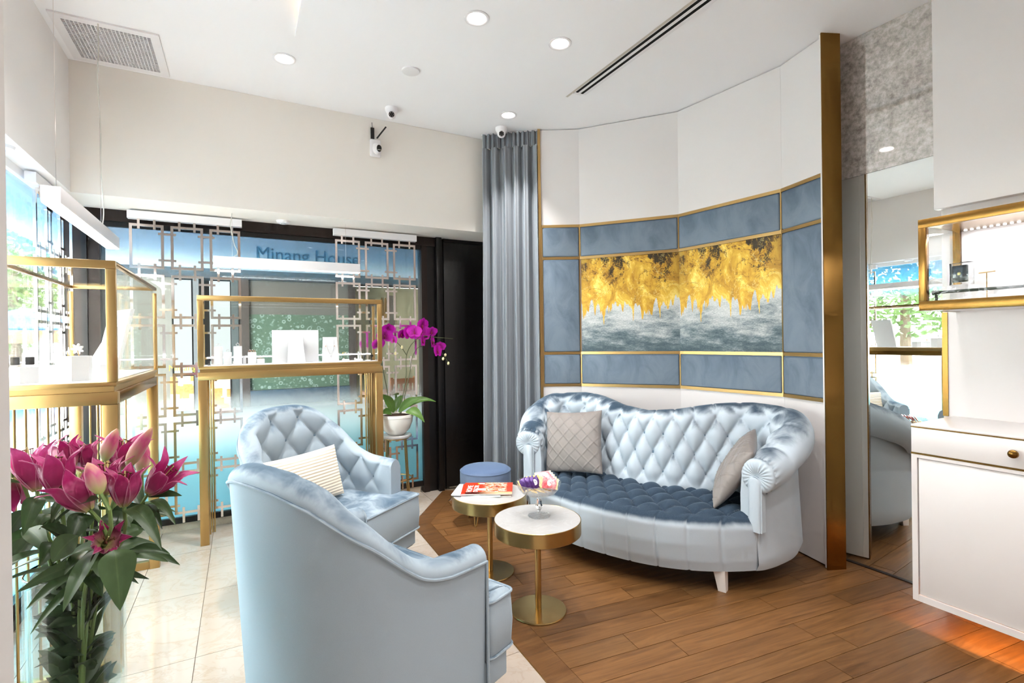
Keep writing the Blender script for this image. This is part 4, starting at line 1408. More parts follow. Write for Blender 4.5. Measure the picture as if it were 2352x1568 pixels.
# ================================================================== CUSHIONS
def pillow(name, W, H, T, n, fn, mat, parent):
    u = np.linspace(-1, 1, n)
    U, V = np.meshgrid(u, u, indexing='ij')
    edge = ((1 - U ** 2).clip(0) * (1 - V ** 2).clip(0)) ** 0.42
    pinch = 1 - 0.055 * (1 - U ** 2) * V ** 2 
    pinch2 = 1 - 0.055 * (1 - V ** 2) * U ** 2
    X = U * W / 2 * pinch2
    Z = V * H / 2 * pinch
    d = fn(U, V)
    F = np.stack([X, -(T / 2 * edge + d * np.minimum(edge * 3, 1)), Z], 2)
    B = np.stack([X, (T / 2 * edge), Z], 2)
    f1 = grid(name, F, mat, parent)
    vs = [v.co.copy() for v in f1.data.vertices]
    verts = [tuple(v) for v in F.reshape(-1, 3)] + [tuple(v) for v in B.reshape(-1, 3)]
    fs = []
    N_ = n * n
    for i in range(n - 1):
        for j in range(n - 1):
            a = i * n + j
            fs.append((a, a + n, a + n + 1, a + 1))
            fs.append((N_ + a, N_ + a + 1, N_ + a + n + 1, N_ + a + n))
    me = bpy.data.meshes.new(name)
    me.from_pydata(verts, [], fs)
    me.polygons.foreach_set('use_smooth', [True] * len(me.polygons))
    me.materials.append(mat)
    bm = bmesh.new(); bm.from_mesh(me)
    bmesh.ops.remove_doubles(bm, verts=bm.verts, dist=1e-5)
    bmesh.ops.recalc_face_normals(bm, faces=bm.faces)
    bm.to_mesh(me); bm.free()
    old = f1.data
    f1.data = me
    bpy.data.meshes.remove(old)
    return f1
M['taupe'] = m_velvet('taupe_satin', (146, 140, 137), (122, 115, 112), 0.2, 0.9, 0.3, 5.0, 0.3)
def quilt(U, V):
    k = 2.4
    a = np.abs(np.mod((U + V) * k + 0.5, 1) - 0.5)
    b = np.abs(np.mod((U - V) * k + 0.5, 1) - 0.5)
    r = 0.0055 * (np.exp(-(a / 0.035) ** 2) + np.exp(-(b / 0.035) ** 2))
    return r + 0.004 * np.sin(7 * U + 3 * V) * np.sin(5 * V - 2 * U)
MS = sofa.matrix_basis.copy()
def sofa_world(s, v, z):
    return Matrix.Translation((2.4106, 2.5419, 0)) @ Matrix.Rotation(math.atan2(-0.919, 0.394), 4, 'Z') @ Vector((s, -v, z))
RZS = math.atan2(-0.919, 0.394)
def cushion(lab, s, v, z, size, rot, T=0.15):
    e = empty('scatter_cushion', sofa_world(s, v, z), 0, lab, 'cushion', 'grey cushions on the sofa')
    e.rotation_euler = (Matrix.Rotation(RZS, 4, 'Z') @ rot).to_euler()
    c = pillow('cover', size, size, T, 90, quilt, M['taupe'], e)
    return e
cushion('grey diamond-stitched cushion standing upright at left end of the sofa', -0.475, 0.195, 0.632, 0.43,
        Matrix.Rotation(math.radians(6), 4, 'Z') @ Matrix.Rotation(math.radians(-12), 4, 'X') @ Matrix.Rotation(math.radians(-5), 4, 'Y'))
cushion('grey diamond-stitched cushion leaning on the right arm of the sofa', 0.585, 0.155, 0.600, 0.40,
        Matrix.Rotation(math.radians(-74), 4, 'Z') @ Matrix.Rotation(math.radians(-30), 4, 'X') @ Matrix.Rotation(math.radians(10), 4, 'Y'), 0.13)

# ================================================================== ARMCHAIRS (local x right, y forward)
def armchair_parts(e):
    half = [(0.295, -0.14), (0.298, -0.30), (0.295, -0.43), (0.260, -0.550), (0.186, -0.610), (0.096, -0.630), (0.0, -0.634)]
    pts = [(-a, b) for a, b in half] + [(a, b) for a, b in half[-2::-1]]
    n = 220
    path, Ln = spline(pts, n)
    ow = outward(path)
    A_ = np.linspace(-Ln / 2, Ln / 2, n)
    Lf = Ln / 2 - np.abs(A_)
    zt = np.interp(Lf, [0, 0.10, 0.19, 0.26, 0.31, 0.37, 0.43, 0.48, 0.53, 0.58, 0.65, 0.85], [0.618, 0.626, 0.634, 0.655, 0.69, 0.752, 0.838, 0.905, 0.945, 0.962, 0.969, 0.970])
    kern = np.ones(9) / 9
    zt = np.convolve(np.pad(zt, 4, mode='edge'), kern, mode='valid')
    th, r = 0.098, 0.044
    def prof(i, m=90):
        z = zt[i]
        lean = (z - 0.60) * 0.10
        p = [(0.0, 0.34), (0.002, 0.42), (lean * 0.6, z - 0.14), (lean + 0.002, z - r)]
        for a in np.linspace(math.radians(165), math.radians(5), 12):
            p.append((lean + th / 2 + (th / 2) * math.cos(a), z - r + r * math.sin(a)))
        p.append((lean + th, z - r - 0.012))
        q, _ = spline(dense(p), m)
        return q
    P = np.zeros((n, 90, 3)); Bl = np.zeros((n, 90))
    for i in range(n):
        q = prof(i)
        P[i, :, 0] = path[i, 0] + ow[i, 0] * q[:, 0]
        P[i, :, 1] = path[i, 1] + ow[i, 1] * q[:, 0]
        P[i, :, 2] = q[:, 1]
        Bl[i] = np.concatenate([[0], np.cumsum(np.linalg.norm(np.diff(q, axis=0), axis=1))])
    Nn = normals(P)
    mid = n // 2
    sg = 1 if Nn[mid, 30, 1] > 0 else -1
    Nn *= sg
    AA = A_[:, None] * np.ones_like(Bl)
    wa, wb, b0 = 0.185, 0.26, 0.165
    hh = tuft(AA, Bl, wa, wb, b0)
    btop = np.array([Bl[i][np.argmax(P[i, :, 2])] for i in range(n)])[:, None]
    amp = sstep(Lf, 0.02, 0.10)[:, None] * sstep(Bl, 0.06, 0.16) * (1 - sstep(Bl, btop - 0.09, btop - 0.01))
    P2 = P + Nn * ((hh - 0.6) * 0.036 * amp)[..., None]
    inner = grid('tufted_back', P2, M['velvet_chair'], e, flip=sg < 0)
    for kk in range(-6, 7):
        for rr in range(0, 4):
            a = (kk + (0.5 if rr % 2 else 0)) * wa
            b = b0 + rr * wb / 2
            i = int(round((a + Ln / 2) / Ln * (n - 1)))
            if not 0 <= i < n:
                continue
            j = int(np.argmin(abs(Bl[i] - b)))
            if amp[i, j] < 0.6:
                continue
            p = P2[i, j] + Nn[i, j] * 0.003
            put_button(inner, p, Nn[i, j], 1.15)
    # smooth outside panel
    O = np.zeros((n, 16, 3))
    pip = []
    for i in range(n):
        lean = (zt[i] - 0.60) * 0.10
        ztop = zt[i] - r - 0.010
        for j, f in enumerate(np.linspace(0, 1, 16)):
            off = th - 0.004 + lean * f - 0.012 * (1 - f)
            O[i, j] = (path[i, 0] + ow[i, 0] * off, path[i, 1] + ow[i, 1] * off, 0.10 + (ztop - 0.10) * f)
        pip.append((path[i, 0] + ow[i, 0] * (th + lean + 0.001), path[i, 1] + ow[i, 1] * (th + lean + 0.001), ztop + 0.004))
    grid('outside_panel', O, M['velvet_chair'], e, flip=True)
    for sx in (-1, 1):
        i = 0 if sx < 0 else n - 1
        x0, y0 = path[i]
        # arm front, square with softened top, piped edge
        g = G()
        w = th
        outl = [(0.0, 0.10)]
        for a in np.linspace(math.radians(180), 0, 12):
            outl.append((w / 2 + w / 2 * math.cos(a), zt[i] - r + r * math.sin(a)))
        outl.append((w, 0.10))
        f0 = [g.bm.verts.new((x0 + sx * a, y0 - 0.002, z)) for a, z in outl]
        f1 = [g.bm.verts.new((x0 + sx * (w / 2 + (a - w / 2) * 0.9), y0 + 0.010, z - (0.004 if z > 0.2 else 0))) for a, z in outl]
        for k in range(len(outl) - 1):
            g.bm.faces.new((f0[k], f0[k + 1], f1[k + 1], f1[k]))
        g.bm.faces.new(f1)
        g.done('arm_front', M['velvet_chair'], e, True)
        edge = [(x0 + sx * (w + 0.001), y0 + 0.004, z) for z in (0.10, 0.3, 0.5, zt[i] - r - 0.006)]
        pip = edge + pip if sx < 0 else pip + edge[::-1]
    G().tube(pip, 0.0055, 7).done('piping', M['velvet_chair'], e, True)
    # T-shaped seat cushion
    outl = [(-0.29, -0.60), (0.29, -0.60), (0.29, -0.122), (0.392, -0.122), (0.392, 0.018), (-0.392, 0.018), (-0.392, -0.122), (-0.29, -0.122)]
    def rounded(poly, rad, k=4):
        out = []
        m = len(poly)
        for i in range(m):
            p0, p1, p2 = (np.array(poly[i - 1]), np.array(poly[i]), np.array(poly[(i + 1) % m]))
            a = p1 + (p0 - p1) / np.linalg.norm(p0 - p1) * rad
            b = p1 + (p2 - p1) / np.linalg.norm(p2 - p1) * rad
            for t in np.linspace(0, 1, k):
                out.append((1 - t) ** 2 * a + 2 * t * (1 - t) * p1 + t * t * b)
        return np.array(out)
    ol = rounded(outl, 0.03, 5)
    ctr = np.array([0, -0.28])
    g = G()
    lays = []
    for (z, ins) in ((0.205, 0.006), (0.215, 0.0), (0.30, -0.006), (0.395, 0.0), (0.410, 0.006), (0.418, 0.018), (0.4235, 0.032), (0.4255, 0.044)):
        ring = []
        for k in range(len(ol)):
            t = ol[(k + 1) % len(ol)] - ol[k - 1]
            nrm = np.array([t[1], -t[0]]) / (np.linalg.norm(t) + 1e-9)
            q = ol[k] - nrm * ins
            ring.append(g.bm.verts.new((q[0], q[1], z)))
        lays.append(ring)
    nn = len(ol)
    for k in range(len(lays) - 1):
        for s_ in range(nn):
            g.bm.faces.new((lays[k][s_], lays[k][(s_ + 1) % nn], lays[k + 1][(s_ + 1) % nn], lays[k + 1][s_]))
    g.bm.faces.new(lays[0][::-1])
    fc = g.bm.faces.new([g.bm.verts.new(v.co) for v in lays[-1]])
    bmesh.ops.triangulate(g.bm, faces=[fc])
    cu = g.done('seat_cushion', M['velvet_chair'], e, True, autosmooth=60)
    for z in (0.207, 0.408):
        G().tube([(q[0] * 1.004, q[1] * 1.004 if q[1] < 0 else q[1] + 0.001, z) for q in ol], 0.0055, 7, closed=True).done('piping', M['velvet_chair'], cu, True)
    box('front_base', (-0.384, -0.14, 0.10), (0.384, -0.012, 0.204), M['velvet_chair'], e, 0.012, 3)
    box('underside', (-0.36, -0.62, 0.098), (0.36, -0.02, 0.104), M['dark'], e)
    for (x, y) in ((-0.33, -0.08), (0.33, -0.08), (-0.24, -0.58), (0.24, -0.58)):
        tapered_leg('leg', e, x, y, 0.099, 0.024, 0.017, M['leg_white'])
chA = empty('armchair', (0.72, 2.03, 0), math.radians(24.2 - 90), 'blue grey velvet armchair nearest the camera, seen from its outer side', 'armchair', 'pair of velvet armchairs')
armchair_parts(chA)
def copy_tree(src, parent):
    c = src.copy()
    COL.objects.link(c)
    c.parent = parent
    for ch in src.children:
        copy_tree(ch, c)
    return c
chB = copy_tree(chA, None)
chB.location = (0.64, 2.79, 0)
chB.rotation_euler = (0, 0, math.radians(-53 - 90))
chB['label'] = 'blue grey velvet armchair holding the cream cushion, beside the back display case'
# cream ribbed pillow
M['cream_rib'] = simple('cream_corduroy', (240, 226, 206), 0.85, bump=0.1, bscale=200)
t_ = empty('ribbed_cushion', (0, 0, 0), 0, 'cream ribbed lumbar cushion on the farther armchair', 'cushion')
def ribs(U, V):
    ph = np.mod(V * 8.5, 1)
    return 0.0065 * np.abs(np.sin(PI * V * 8.5)) ** 0.6 - 0.003
pillow('cover', 0.47, 0.30, 0.13, 120, ribs, M['cream_rib'], t_)
cb_ = Matrix.Translation((0.64, 2.79, 0)) @ Matrix.Rotation(math.radians(-53 - 90), 4, 'Z')
t_.matrix_basis = cb_ @ Matrix.Translation((0.085, -0.43, 0.575)) @ Matrix.Rotation(math.radians(172), 4, 'Z') @ Matrix.Rotation(math.radians(-14), 4, 'X') @ Matrix.Rotation(math.radians(-2), 4, 'Y')

# ================================================================== SIDE TABLES
def side_table(x, y, lab):
    e = empty('side_table', (x, y, 0), 0, lab, 'table', 'round brass side tables')
    G().lathe([(0.0005, 0.0), (0.138, 0.0), (0.140, 0.003), (0.138, 0.008), (0.02, 0.011), (0.0005, 0.011)], 64, caps=False).done('base', M['brass_spin'], e, True)
    G().lathe([(0.0155, 0.011), (0.0155, 0.392)], 24).done('pole', M['brass'], e, True)
    G().lathe([(0.0005, 0.392), (0.215, 0.392), (0.2175, 0.394), (0.2175, 0.459), (0.2145, 0.4605), (0.2135, 0.458)], 80, caps=False).done('brass_drum', M['brass_spin'], e, True)
    G().lathe([(0.0005, 0.4600), (0.2125, 0.4600), (0.2135, 0.459), (0.2135, 0.450)], 80, caps=False).done('marble_top', M['top_marble'], e, True)
side_table(1.292, 2.155, 'round brass side table with marble top, nearer one holding the glass bowl')
side_table(1.268, 2.655, 'round brass side table with marble top, farther one holding magazines')

# ---- magazines
def m_cover():
    t = NT('red_magazine_cover')
    s = t.n('SeparateXYZ', {0: t.gen()})
    X, Y = s.outputs[0], s.outputs[1]
    n = t.noise(t.mapping(t.gen(), (4, 6, 1)), 2.2, 6, 0.65, 1.2)
    pic = t.ramp(t.rng(n, 0.25, 0.75), [(0.0, lin((40, 14, 10))), (0.3, lin((150, 36, 24))), (0.5, lin((206, 120, 70))), (0.68, lin((240, 226, 214))), (0.8, lin((180, 40, 36))), (1.0, lin((250, 240, 230)))])
    red = lin((206, 58, 36))
    m = t.math('MULTIPLY', t.rng(X, 0.38, 0.46), t.math('SUBTRACT', 1.0, t.rng(X, 0.86, 0.90)))
    col = t.mix(m, red, pic)
    low = t.math('MULTIPLY', t.math('SUBTRACT', 1.0, t.rng(Y, 0.14, 0.2)), t.rng(X, 0.02, 0.1))
    col = t.mix(low, col, t.mix(t.rng(X, 0.3, 0.7), lin((70, 18, 14)), lin((214, 170, 130))))
    wht = t.math('MULTIPLY', t.math('MULTIPLY', t.rng(X, 0.27, 0.28), t.math('SUBTRACT', 1.0, t.rng(X, 0.46, 0.47))), t.math('MULTIPLY', t.rng(Y, 0.3, 0.31), t.math('SUBTRACT', 1.0, t.rng(Y, 0.46, 0.47))))
    col = t.mix(t.math('MULTIPLY', wht, 0.9), col, (0.85, 0.83, 0.8))
    yl = t.math('MULTIPLY', t.math('MULTIPLY', t.rng(X, 0.27, 0.28), t.math('SUBTRACT', 1.0, t.rng(X, 0.41, 0.42))), t.math('MULTIPLY', t.rng(Y, 0.85, 0.86), t.math('SUBTRACT', 1.0, t.rng(Y, 0.95, 0.96))))
    col = t.mix(yl, col, t.mix(t.rng(X, 0.30, 0.31), lin((240, 190, 40)), lin((238, 226, 214))))
    return t.done(t.n('BsdfPrincipled', {'Base Color': col, 'Roughness': 0.22}))
M['cover'] = m_cover()
M['page'] = simple('paper_pages', (236, 234, 230), 0.7)
M['cover_blue'] = simple('pale_blue_cover', (202, 216, 226), 0.3)
M['cover_white'] = simple('white_cover', (232, 230, 228), 0.3, var=0.1, bscale=200)
def magazine(x, y, z, rz, w, d, h, cover, lab, tilt=0.0):
    e = empty('magazine', (x, y, z), rz, lab, 'magazine', 'stack of magazines')
    e.rotation_euler = (0, tilt, rz)
    box('pages', (-w / 2 + 0.001, -d / 2 + 0.001, 0.0006), (w / 2 - 0.001, d / 2 - 0.001, h - 0.0006), M['page'], e)
    box('back_cover', (-w / 2, -d / 2, 0), (w / 2, d / 2, 0.0005), cover, e)
    c = box('front_cover', (-w / 2, -d / 2, h - 0.0005), (w / 2, d / 2, h), cover, e)
    return e, c
RZM = math.radians(-29.6)
magazine(1.255, 2.675, 0.4605, RZM + 0.10, 0.285, 0.215, 0.006, M['cover_white'], 'white magazine at the bottom of the stack')
magazine(1.225, 2.705, 0.4668, RZM - 0.10, 0.285, 0.215, 0.005, M['cover_blue'], 'pale blue magazine jutting out left in the stack')
magazine(1.262, 2.685, 0.4720, RZM + 0.04, 0.285, 0.215, 0.004, M['cover'], 'red magazine just under the top one in the stack')
mg, cv_ = magazine(1.270, 2.680, 0.4764, RZM, 0.290, 0.225, 0.005, M['cover'], 'red home decor magazine on top of the stack')
M['ink_white'] = simple('white_ink', (244, 240, 236), 0.4)
text_mesh('title_text', 'HOME', 0.046, M['ink_white'], mg, (-0.103, -0.012, 0.0052), (0, 0, PI / 2), 0.0002, sx=1.02)
text_mesh('title_text', 'DECOR', 0.038, M['ink_white'], mg, (-0.066, -0.010, 0.0052), (0, 0, PI / 2), 0.0002, sx=1.02)
# ---- cut-glass bowl
t = NT('cut_crystal')
M['crystal'] = t.done(t.n('BsdfGlass', {'Color': (1, 1, 1, 1), 'Roughness': 0.0, 'IOR': 1.5}))
t = NT('thin_crystal')
fr = t.n('Fresnel', {'IOR': 1.6, 'Normal': t.bump(t.n('TexVoronoi', {'Vector': t.obj(), 'Scale': 70.0}, feature='F1').outputs[0], 0.8, 0.004)}).outputs[0]
M['thin_crystal'] = t.done(t.n('MixShader', {0: t.math('ADD', t.math('MULTIPLY', fr, 0.45), 0.02, True), 1: t.n('BsdfTransparent', {'Color': (0.95, 0.955, 0.96)}).outputs[0], 2: t.n('BsdfGlossy', {'Color': (1, 1, 1), 'Roughness': 0.05, 'Normal': t.bump(t.n('TexVoronoi', {'Vector': t.obj(), 'Scale': 70.0}).outputs[0], 0.8, 0.004)}).outputs[0]}))
bl_ = empty('footed_bowl', (1.318, 2.180, 0.4602), 0, 'footed cut-glass bowl of sweets on the nearer side table', 'bowl')
G().lathe([(0.0005, 0.0), (0.056, 0.0), (0.057, 0.003), (0.03, 0.008), (0.012, 0.014), (0.0075, 0.024)], 40, caps=False, fn=lambda r, z, a: r * (1 + 0.02 * math.sin(24 * a))).done('foot', M['thin_crystal'], bl_, True)
G().lathe([(0.0075, 0.024), (0.008, 0.030), (0.0165, 0.040), (0.0185, 0.052), (0.012, 0.078), (0.009, 0.088), (0.011, 0.094)], 8, caps=False).done('stem', M['crystal'], bl_)
G().lathe([(0.010, 0.094), (0.045, 0.100), (0.082, 0.118), (0.104, 0.142), (0.111, 0.166), (0.1135, 0.172), (0.109, 0.170), (0.101, 0.145), (0.080, 0.122), (0.043, 0.104), (0.0005, 0.100)], 60, caps=False, fn=lambda r, z, a: r * (1 + (0.012 if z > 0.1 else 0) * abs(math.sin(15 * a)))).done('bowl', M['thin_crystal'], bl_, True)
# ---- wrapped sweets
def m_wrap(name, c1, c2):
    t = NT(name)
    n = t.noise(t.obj(), 60, 4, 0.6)
    return t.done(t.n('BsdfPrincipled', {'Base Color': t.mix(t.rng(n, 0.4, 0.6), lin(c1), lin(c2)), 'Roughness': 0.22, 'Metallic': 0.25, 'Normal': t.bump(n, 0.3, 0.004)}))
M['w_pink'] = m_wrap('pink_wrapper', (206, 82, 92), (232, 140, 142))
M['w_purple'] = m_wrap('purple_wrapper', (62, 34, 96), (84, 50, 122))
M['w_gold'] = m_wrap('gold_wrapper', (206, 160, 60), (242, 214, 130))
M['w_lab'] = simple('wrapper_label', (236, 226, 224), 0.4)
M['w_crimp'] = simple('wrapper_crimp', (238, 210, 140), 0.3, 0.5)
def sachet(loc, rot, w, h_, mat, lab, grp, label_oval=True):
    e = empty('wrapped_sweet', loc, 0, lab, 'sweet', grp)
    e.rotation_euler = rot
    n = 12
    P = np.zeros((n, n, 3))
    u = np.linspace(-1, 1, n)
    for i in range(n):
        for j in range(n):
            P[i, j] = (u[i] * w / 2, u[j] * h_ / 2, 0.006 * (1 - u[i] ** 2) * (1 - u[j] ** 2) + 0.0006 * math.sin(9 * u[i] + 5 * u[j]))
    g1 = P.copy(); g1[..., 2] = -P[..., 2] * 0.8 - 0.0004
    verts = np.concatenate([P.reshape(-1, 3), g1.reshape(-1, 3)])
    fs = []
    for i in range(n - 1):
        for j in range(n - 1):
            a = i * n + j
            fs.append((a, a + n, a + n + 1, a + 1))
            fs.append((n * n + a, n * n + a + 1, n * n + a + n + 1, n * n + a + n))
    mk('wrapper', verts, fs, mat, e, True)
    for sx in (-1, 1):
        box('crimped_end', (sx * w / 2 - 0.004, -h_ / 2, -0.0007), (sx * w / 2 + 0.004, h_ / 2, 0.0007), M['w_crimp'], e)
    if label_oval:
        o = G().lathe([(0.0004, 0.0062), (0.011, 0.0058), (0.0125, 0.0052)], 20, caps=False).done('oval_label', M['w_lab'], e, True)
        o.scale = (0.9, 1.25, 1)
    return e
bx0, by0, bz0 = 1.318, 2.180, 0.4602
dvec = Vector((0.475, 0.88, 0)); rvec = Vector((0.88, -0.475, 0))
def bowl_pt(r_, d_, z_):
    p = Vector((bx0, by0, bz0)) + rvec * r_ + dvec * d_
    return (p.x, p.y, bz0 + z_)
RB = math.atan2(-0.475, 0.88)
for i in range(4):
    sachet(bowl_pt(-0.070 + i * 0.017, -0.012 + 0.004 * i, 0.163 + 0.002 * i), (math.radians(64), math.radians(-18), RB + 0.45 - 0.1 * i), 0.050, 0.062, M['w_purple'], ['purple wrapped sweet leaning at far left of the bowl', 'purple wrapped sweet second from left in the bowl', 'purple wrapped sweet third from left in the bowl', 'purple wrapped sweet with oval label at the front of the bowl'][i], 'purple sweets in the bowl', i == 3)
for i in range(5):
    sachet(bowl_pt(0.052 - 0.006 * i, -0.030 + 0.020 * i, 0.172 + 0.003 * i), (math.radians(56 - 2 * i), math.radians(6 - 3 * i), RB - 0.15 + 0.07 * i), 0.078, 0.056, M['w_pink'], ['pink wrapped sweet with round label at the front of the bowl', 'pink wrapped sweet second from front in the bowl', 'pink wrapped sweet third from front in the bowl', 'pink wrapped sweet fourth from front in the bowl', 'pink wrapped sweet at the back of the bowl'][i], 'pink sweets in the bowl', i == 0)
for i in range(9):
    a = i * 2.4
    rr_ = 0.018 + 0.0055 * i
    sachet(bowl_pt(rr_ * math.cos(a), rr_ * math.sin(a), 0.121 + 0.003 * (i % 3) + rr_ * 0.22), (math.radians(20 * math.sin(a)), math.radians(20 * math.cos(a)), a), 0.045, 0.036, M['w_gold'], 'gold wrapped sweet in the bottom layer of the bowl', 'gold sweets in the bowl', False)

# ================================================================== POUFFE
pf = empty('round_pouffe', (1.605, 3.425, 0), 0, 'round blue velvet pouffe on hairpin legs by the curtain', 'pouffe')
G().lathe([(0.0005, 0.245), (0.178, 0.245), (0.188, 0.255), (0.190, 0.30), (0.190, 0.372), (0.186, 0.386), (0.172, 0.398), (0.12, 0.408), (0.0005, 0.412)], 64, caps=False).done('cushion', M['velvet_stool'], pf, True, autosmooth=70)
G().tube([(0.1885 * math.cos(a), 0.1885 * math.sin(a), 0.381) for a in np.linspace(0, 2 * PI, 60, endpoint=False)], 0.0035, 6, closed=True).done('piping', M['velvet_stool'], pf, True)
G().lathe([(0.0005, 0.238), (0.17, 0.238), (0.17, 0.2445)], 40, caps=False).done('base_board', M['dark'], pf)
for k in range(4):
    a = math.radians(215 + 90 * k)
    c_, s_ = math.cos(a), math.sin(a)
    tx, ty = -s_, c_
    q = [(0.115 * c_ + 0.035 * tx, 0.115 * s_ + 0.035 * ty, 0.2375), (0.150 * c_ + 0.008 * tx, 0.150 * s_ + 0.008 * ty, 0.02), (0.153 * c_ + 0.004 * tx, 0.153 * s_ + 0.004 * ty, 0.006), (0.153 * c_ - 0.004 * tx, 0.153 * s_ - 0.004 * ty, 0.006), (0.150 * c_ - 0.008 * tx, 0.150 * s_ - 0.008 * ty, 0.02), (0.115 * c_ - 0.035 * tx, 0.115 * s_ - 0.035 * ty, 0.2375)]
    G().tube(q, 0.0055, 8).done('hairpin_leg', M['brass'], pf, True)
bpy.data.objects.remove(_btn)

# ================================================================== LILIES IN A TALL VASE
t = NT('lily_petal')
zc_ = t.n('SeparateXYZ', {0: t.obj()}).outputs[2]
eg = t.n('Attribute', attribute_name='edge').outputs['Fac']
nz_ = t.noise(t.mapping(t.obj(), (120, 120, 14)), 1.0, 3)
col = t.ramp(t.rng(zc_, 0.0, 0.105), [(0.0, lin((186, 196, 110))), (0.14, lin((192, 120, 130))), (0.30, lin((150, 22, 84))), (0.75, lin((168, 26, 98))), (1.0, lin((198, 70, 136)))])
col = t.mix(t.rng(eg, 0.86, 1.0, 0.0, 0.6), col, lin((236, 176, 204)))
col = t.mix(t.rng(nz_, 0.3, 0.7, 0.0, 0.25), col, lin((118, 12, 66)))
p = t.n('BsdfPrincipled', {'Base Color': col, 'Roughness': 0.45, 'Subsurface Weight': 0.0, 'Sheen Weight': 0.15})
tl = t.n('BsdfTranslucent', {'Color': col})
M['petal'] = t.done(t.n('MixShader', {0: 0.22, 1: p.outputs[0], 2: tl.outputs[0]}))
t = NT('lily_bud')
zc_ = t.n('SeparateXYZ', {0: t.obj()}).outputs[2]
nz_ = t.noise(t.mapping(t.obj(), (60, 60, 10)), 1.0, 3)
col = t.ramp(t.rng(t.math('ADD', zc_, t.math('MULTIPLY', t.math('SUBTRACT', nz_, 0.5), 0.05)), 0.0, 0.08), [(0.0, lin((176, 190, 110))), (0.35, lin((190, 150, 130))), (0.7, lin((190, 70, 120))), (1.0, lin((206, 160, 130)))])
M['bud'] = t.done(t.n('BsdfPrincipled', {'Base Color': col, 'Roughness': 0.45}))
def m_leaf(name, a, b):
    t = NT(name)
    r = t.n('ObjectInfo').outputs['Random']
    n = t.noise(t.obj(), 30, 4)
    eg = t.n('Attribute', attribute_name='edge').outputs['Fac']
    c = t.mix(t.math('ADD', t.math('MULTIPLY', r, 0.7), t.math('MULTIPLY', n, 0.3)), lin(a), lin(b))
    c = t.mix(t.rng(eg, 0.0, 0.08, 0.14, 0.0), c, lin((130, 152, 92)))
    p = t.n('BsdfPrincipled', {'Base Color': c, 'Roughness': 0.38})
    tl = t.n('BsdfTranslucent', {'Color': c})
    return t.done(t.n('MixShader', {0: 0.18, 1: p.outputs[0], 2: tl.outputs[0]}))
M['leaf'] = m_leaf('lily_leaf', (34, 54, 28), (74, 98, 58))
M['stem'] = simple('green_stem', (104, 128, 66), 0.45)
M['stamen'] = simple('pollen', (92, 46, 24), 0.8)
M['pistil'] = simple('pistil', (196, 196, 120), 0.4)

def add_edge(o, vals):
    at = o.data.attributes.new('edge', 'FLOAT', 'POINT')
    at.data.foreach_set('value', np.asarray(vals, dtype=np.float32).ravel())

def petal_obj(parent, L, w, open_, ang, name='petal', tip_curl=0.3, n=14, m=7):
    P = np.zeros((n, m, 3)); E = np.zeros((n, m))
    for i in range(n):
        tt_ = i / (n - 1)
        hw = w * (math.sin(PI * min(1, tt_ * 0.92 + 0.08)) ** 0.75) * (1 - 0.15 * tt_)
        rc = 0.006 + open_ * (0.34 * tt_ ** 1.4 + tip_curl * max(0, tt_ - 0.62) ** 1.5 * 2.2) * L + 0.014 * math.sin(PI * min(1, tt_ * 1.3))
        z = L * (tt_ - open_ * 0.10 * tt_ ** 2 - tip_curl * open_ * 0.35 * max(0, tt_ - 0.7))
        for j in range(m):
            v = -1 + 2 * j / (m - 1)
            x = rc + 0.25 * hw * (v * v) * (-0.55) + 0.003 * math.sin(v * 7 + i) * tt_ + 0.002 * (1 - abs(v)) * -1
            P[i, j] = (x, v * hw, z)
            E[i, j] = abs(v)
    o = grid(name, P, M['petal'], parent)
    add_edge(o, E)
    o.rotation_euler = (0, 0, ang)
    return o

def leaf_obj(parent, a, b, w, name='leaf', sag=0.15, n=13, mat=None, twist=0.0, face=(0, 0, 1)):
    a, b = Vector(a), Vector(b)
    d = b - a
    L = d.length
    side = d.cross(Vector(face))
    if side.length < 1e-4:
        side = Vector((1, 0, 0))
    side.normalize()
    P = np.zeros((n, 5, 3)); E = np.zeros((n, 5))
    prev = None
    for i in range(n):
        tt_ = i / (n - 1)
        hw = w * 0.5 * (math.sin(PI * tt_ ** 0.8) ** 0.85) * (1 - 0.1 * tt_) + 0.0006
        c = a + d * tt_ + Vector((0, 0, 1)) * (math.sin(PI * tt_) * sag * L)
        ta = twist * tt_
        nrm = side.cross(d).normalized()
        sd = side * math.cos(ta) + nrm * math.sin(ta)
        up = side.cross(d).normalized() * math.cos(ta) - side * math.sin(ta)
        for j in range(5):
            v = -1 + j * 0.5
            q = c + sd * (v * hw) + up * (abs(v) * hw * 0.35) + up * (0.05 * hw * math.sin(9 * tt_ + v))
            P[i, j] = q
            E[i, j] = abs(v)
    o = grid(name, P, mat or M['leaf'], parent)
    add_edge(o, E)
    return o

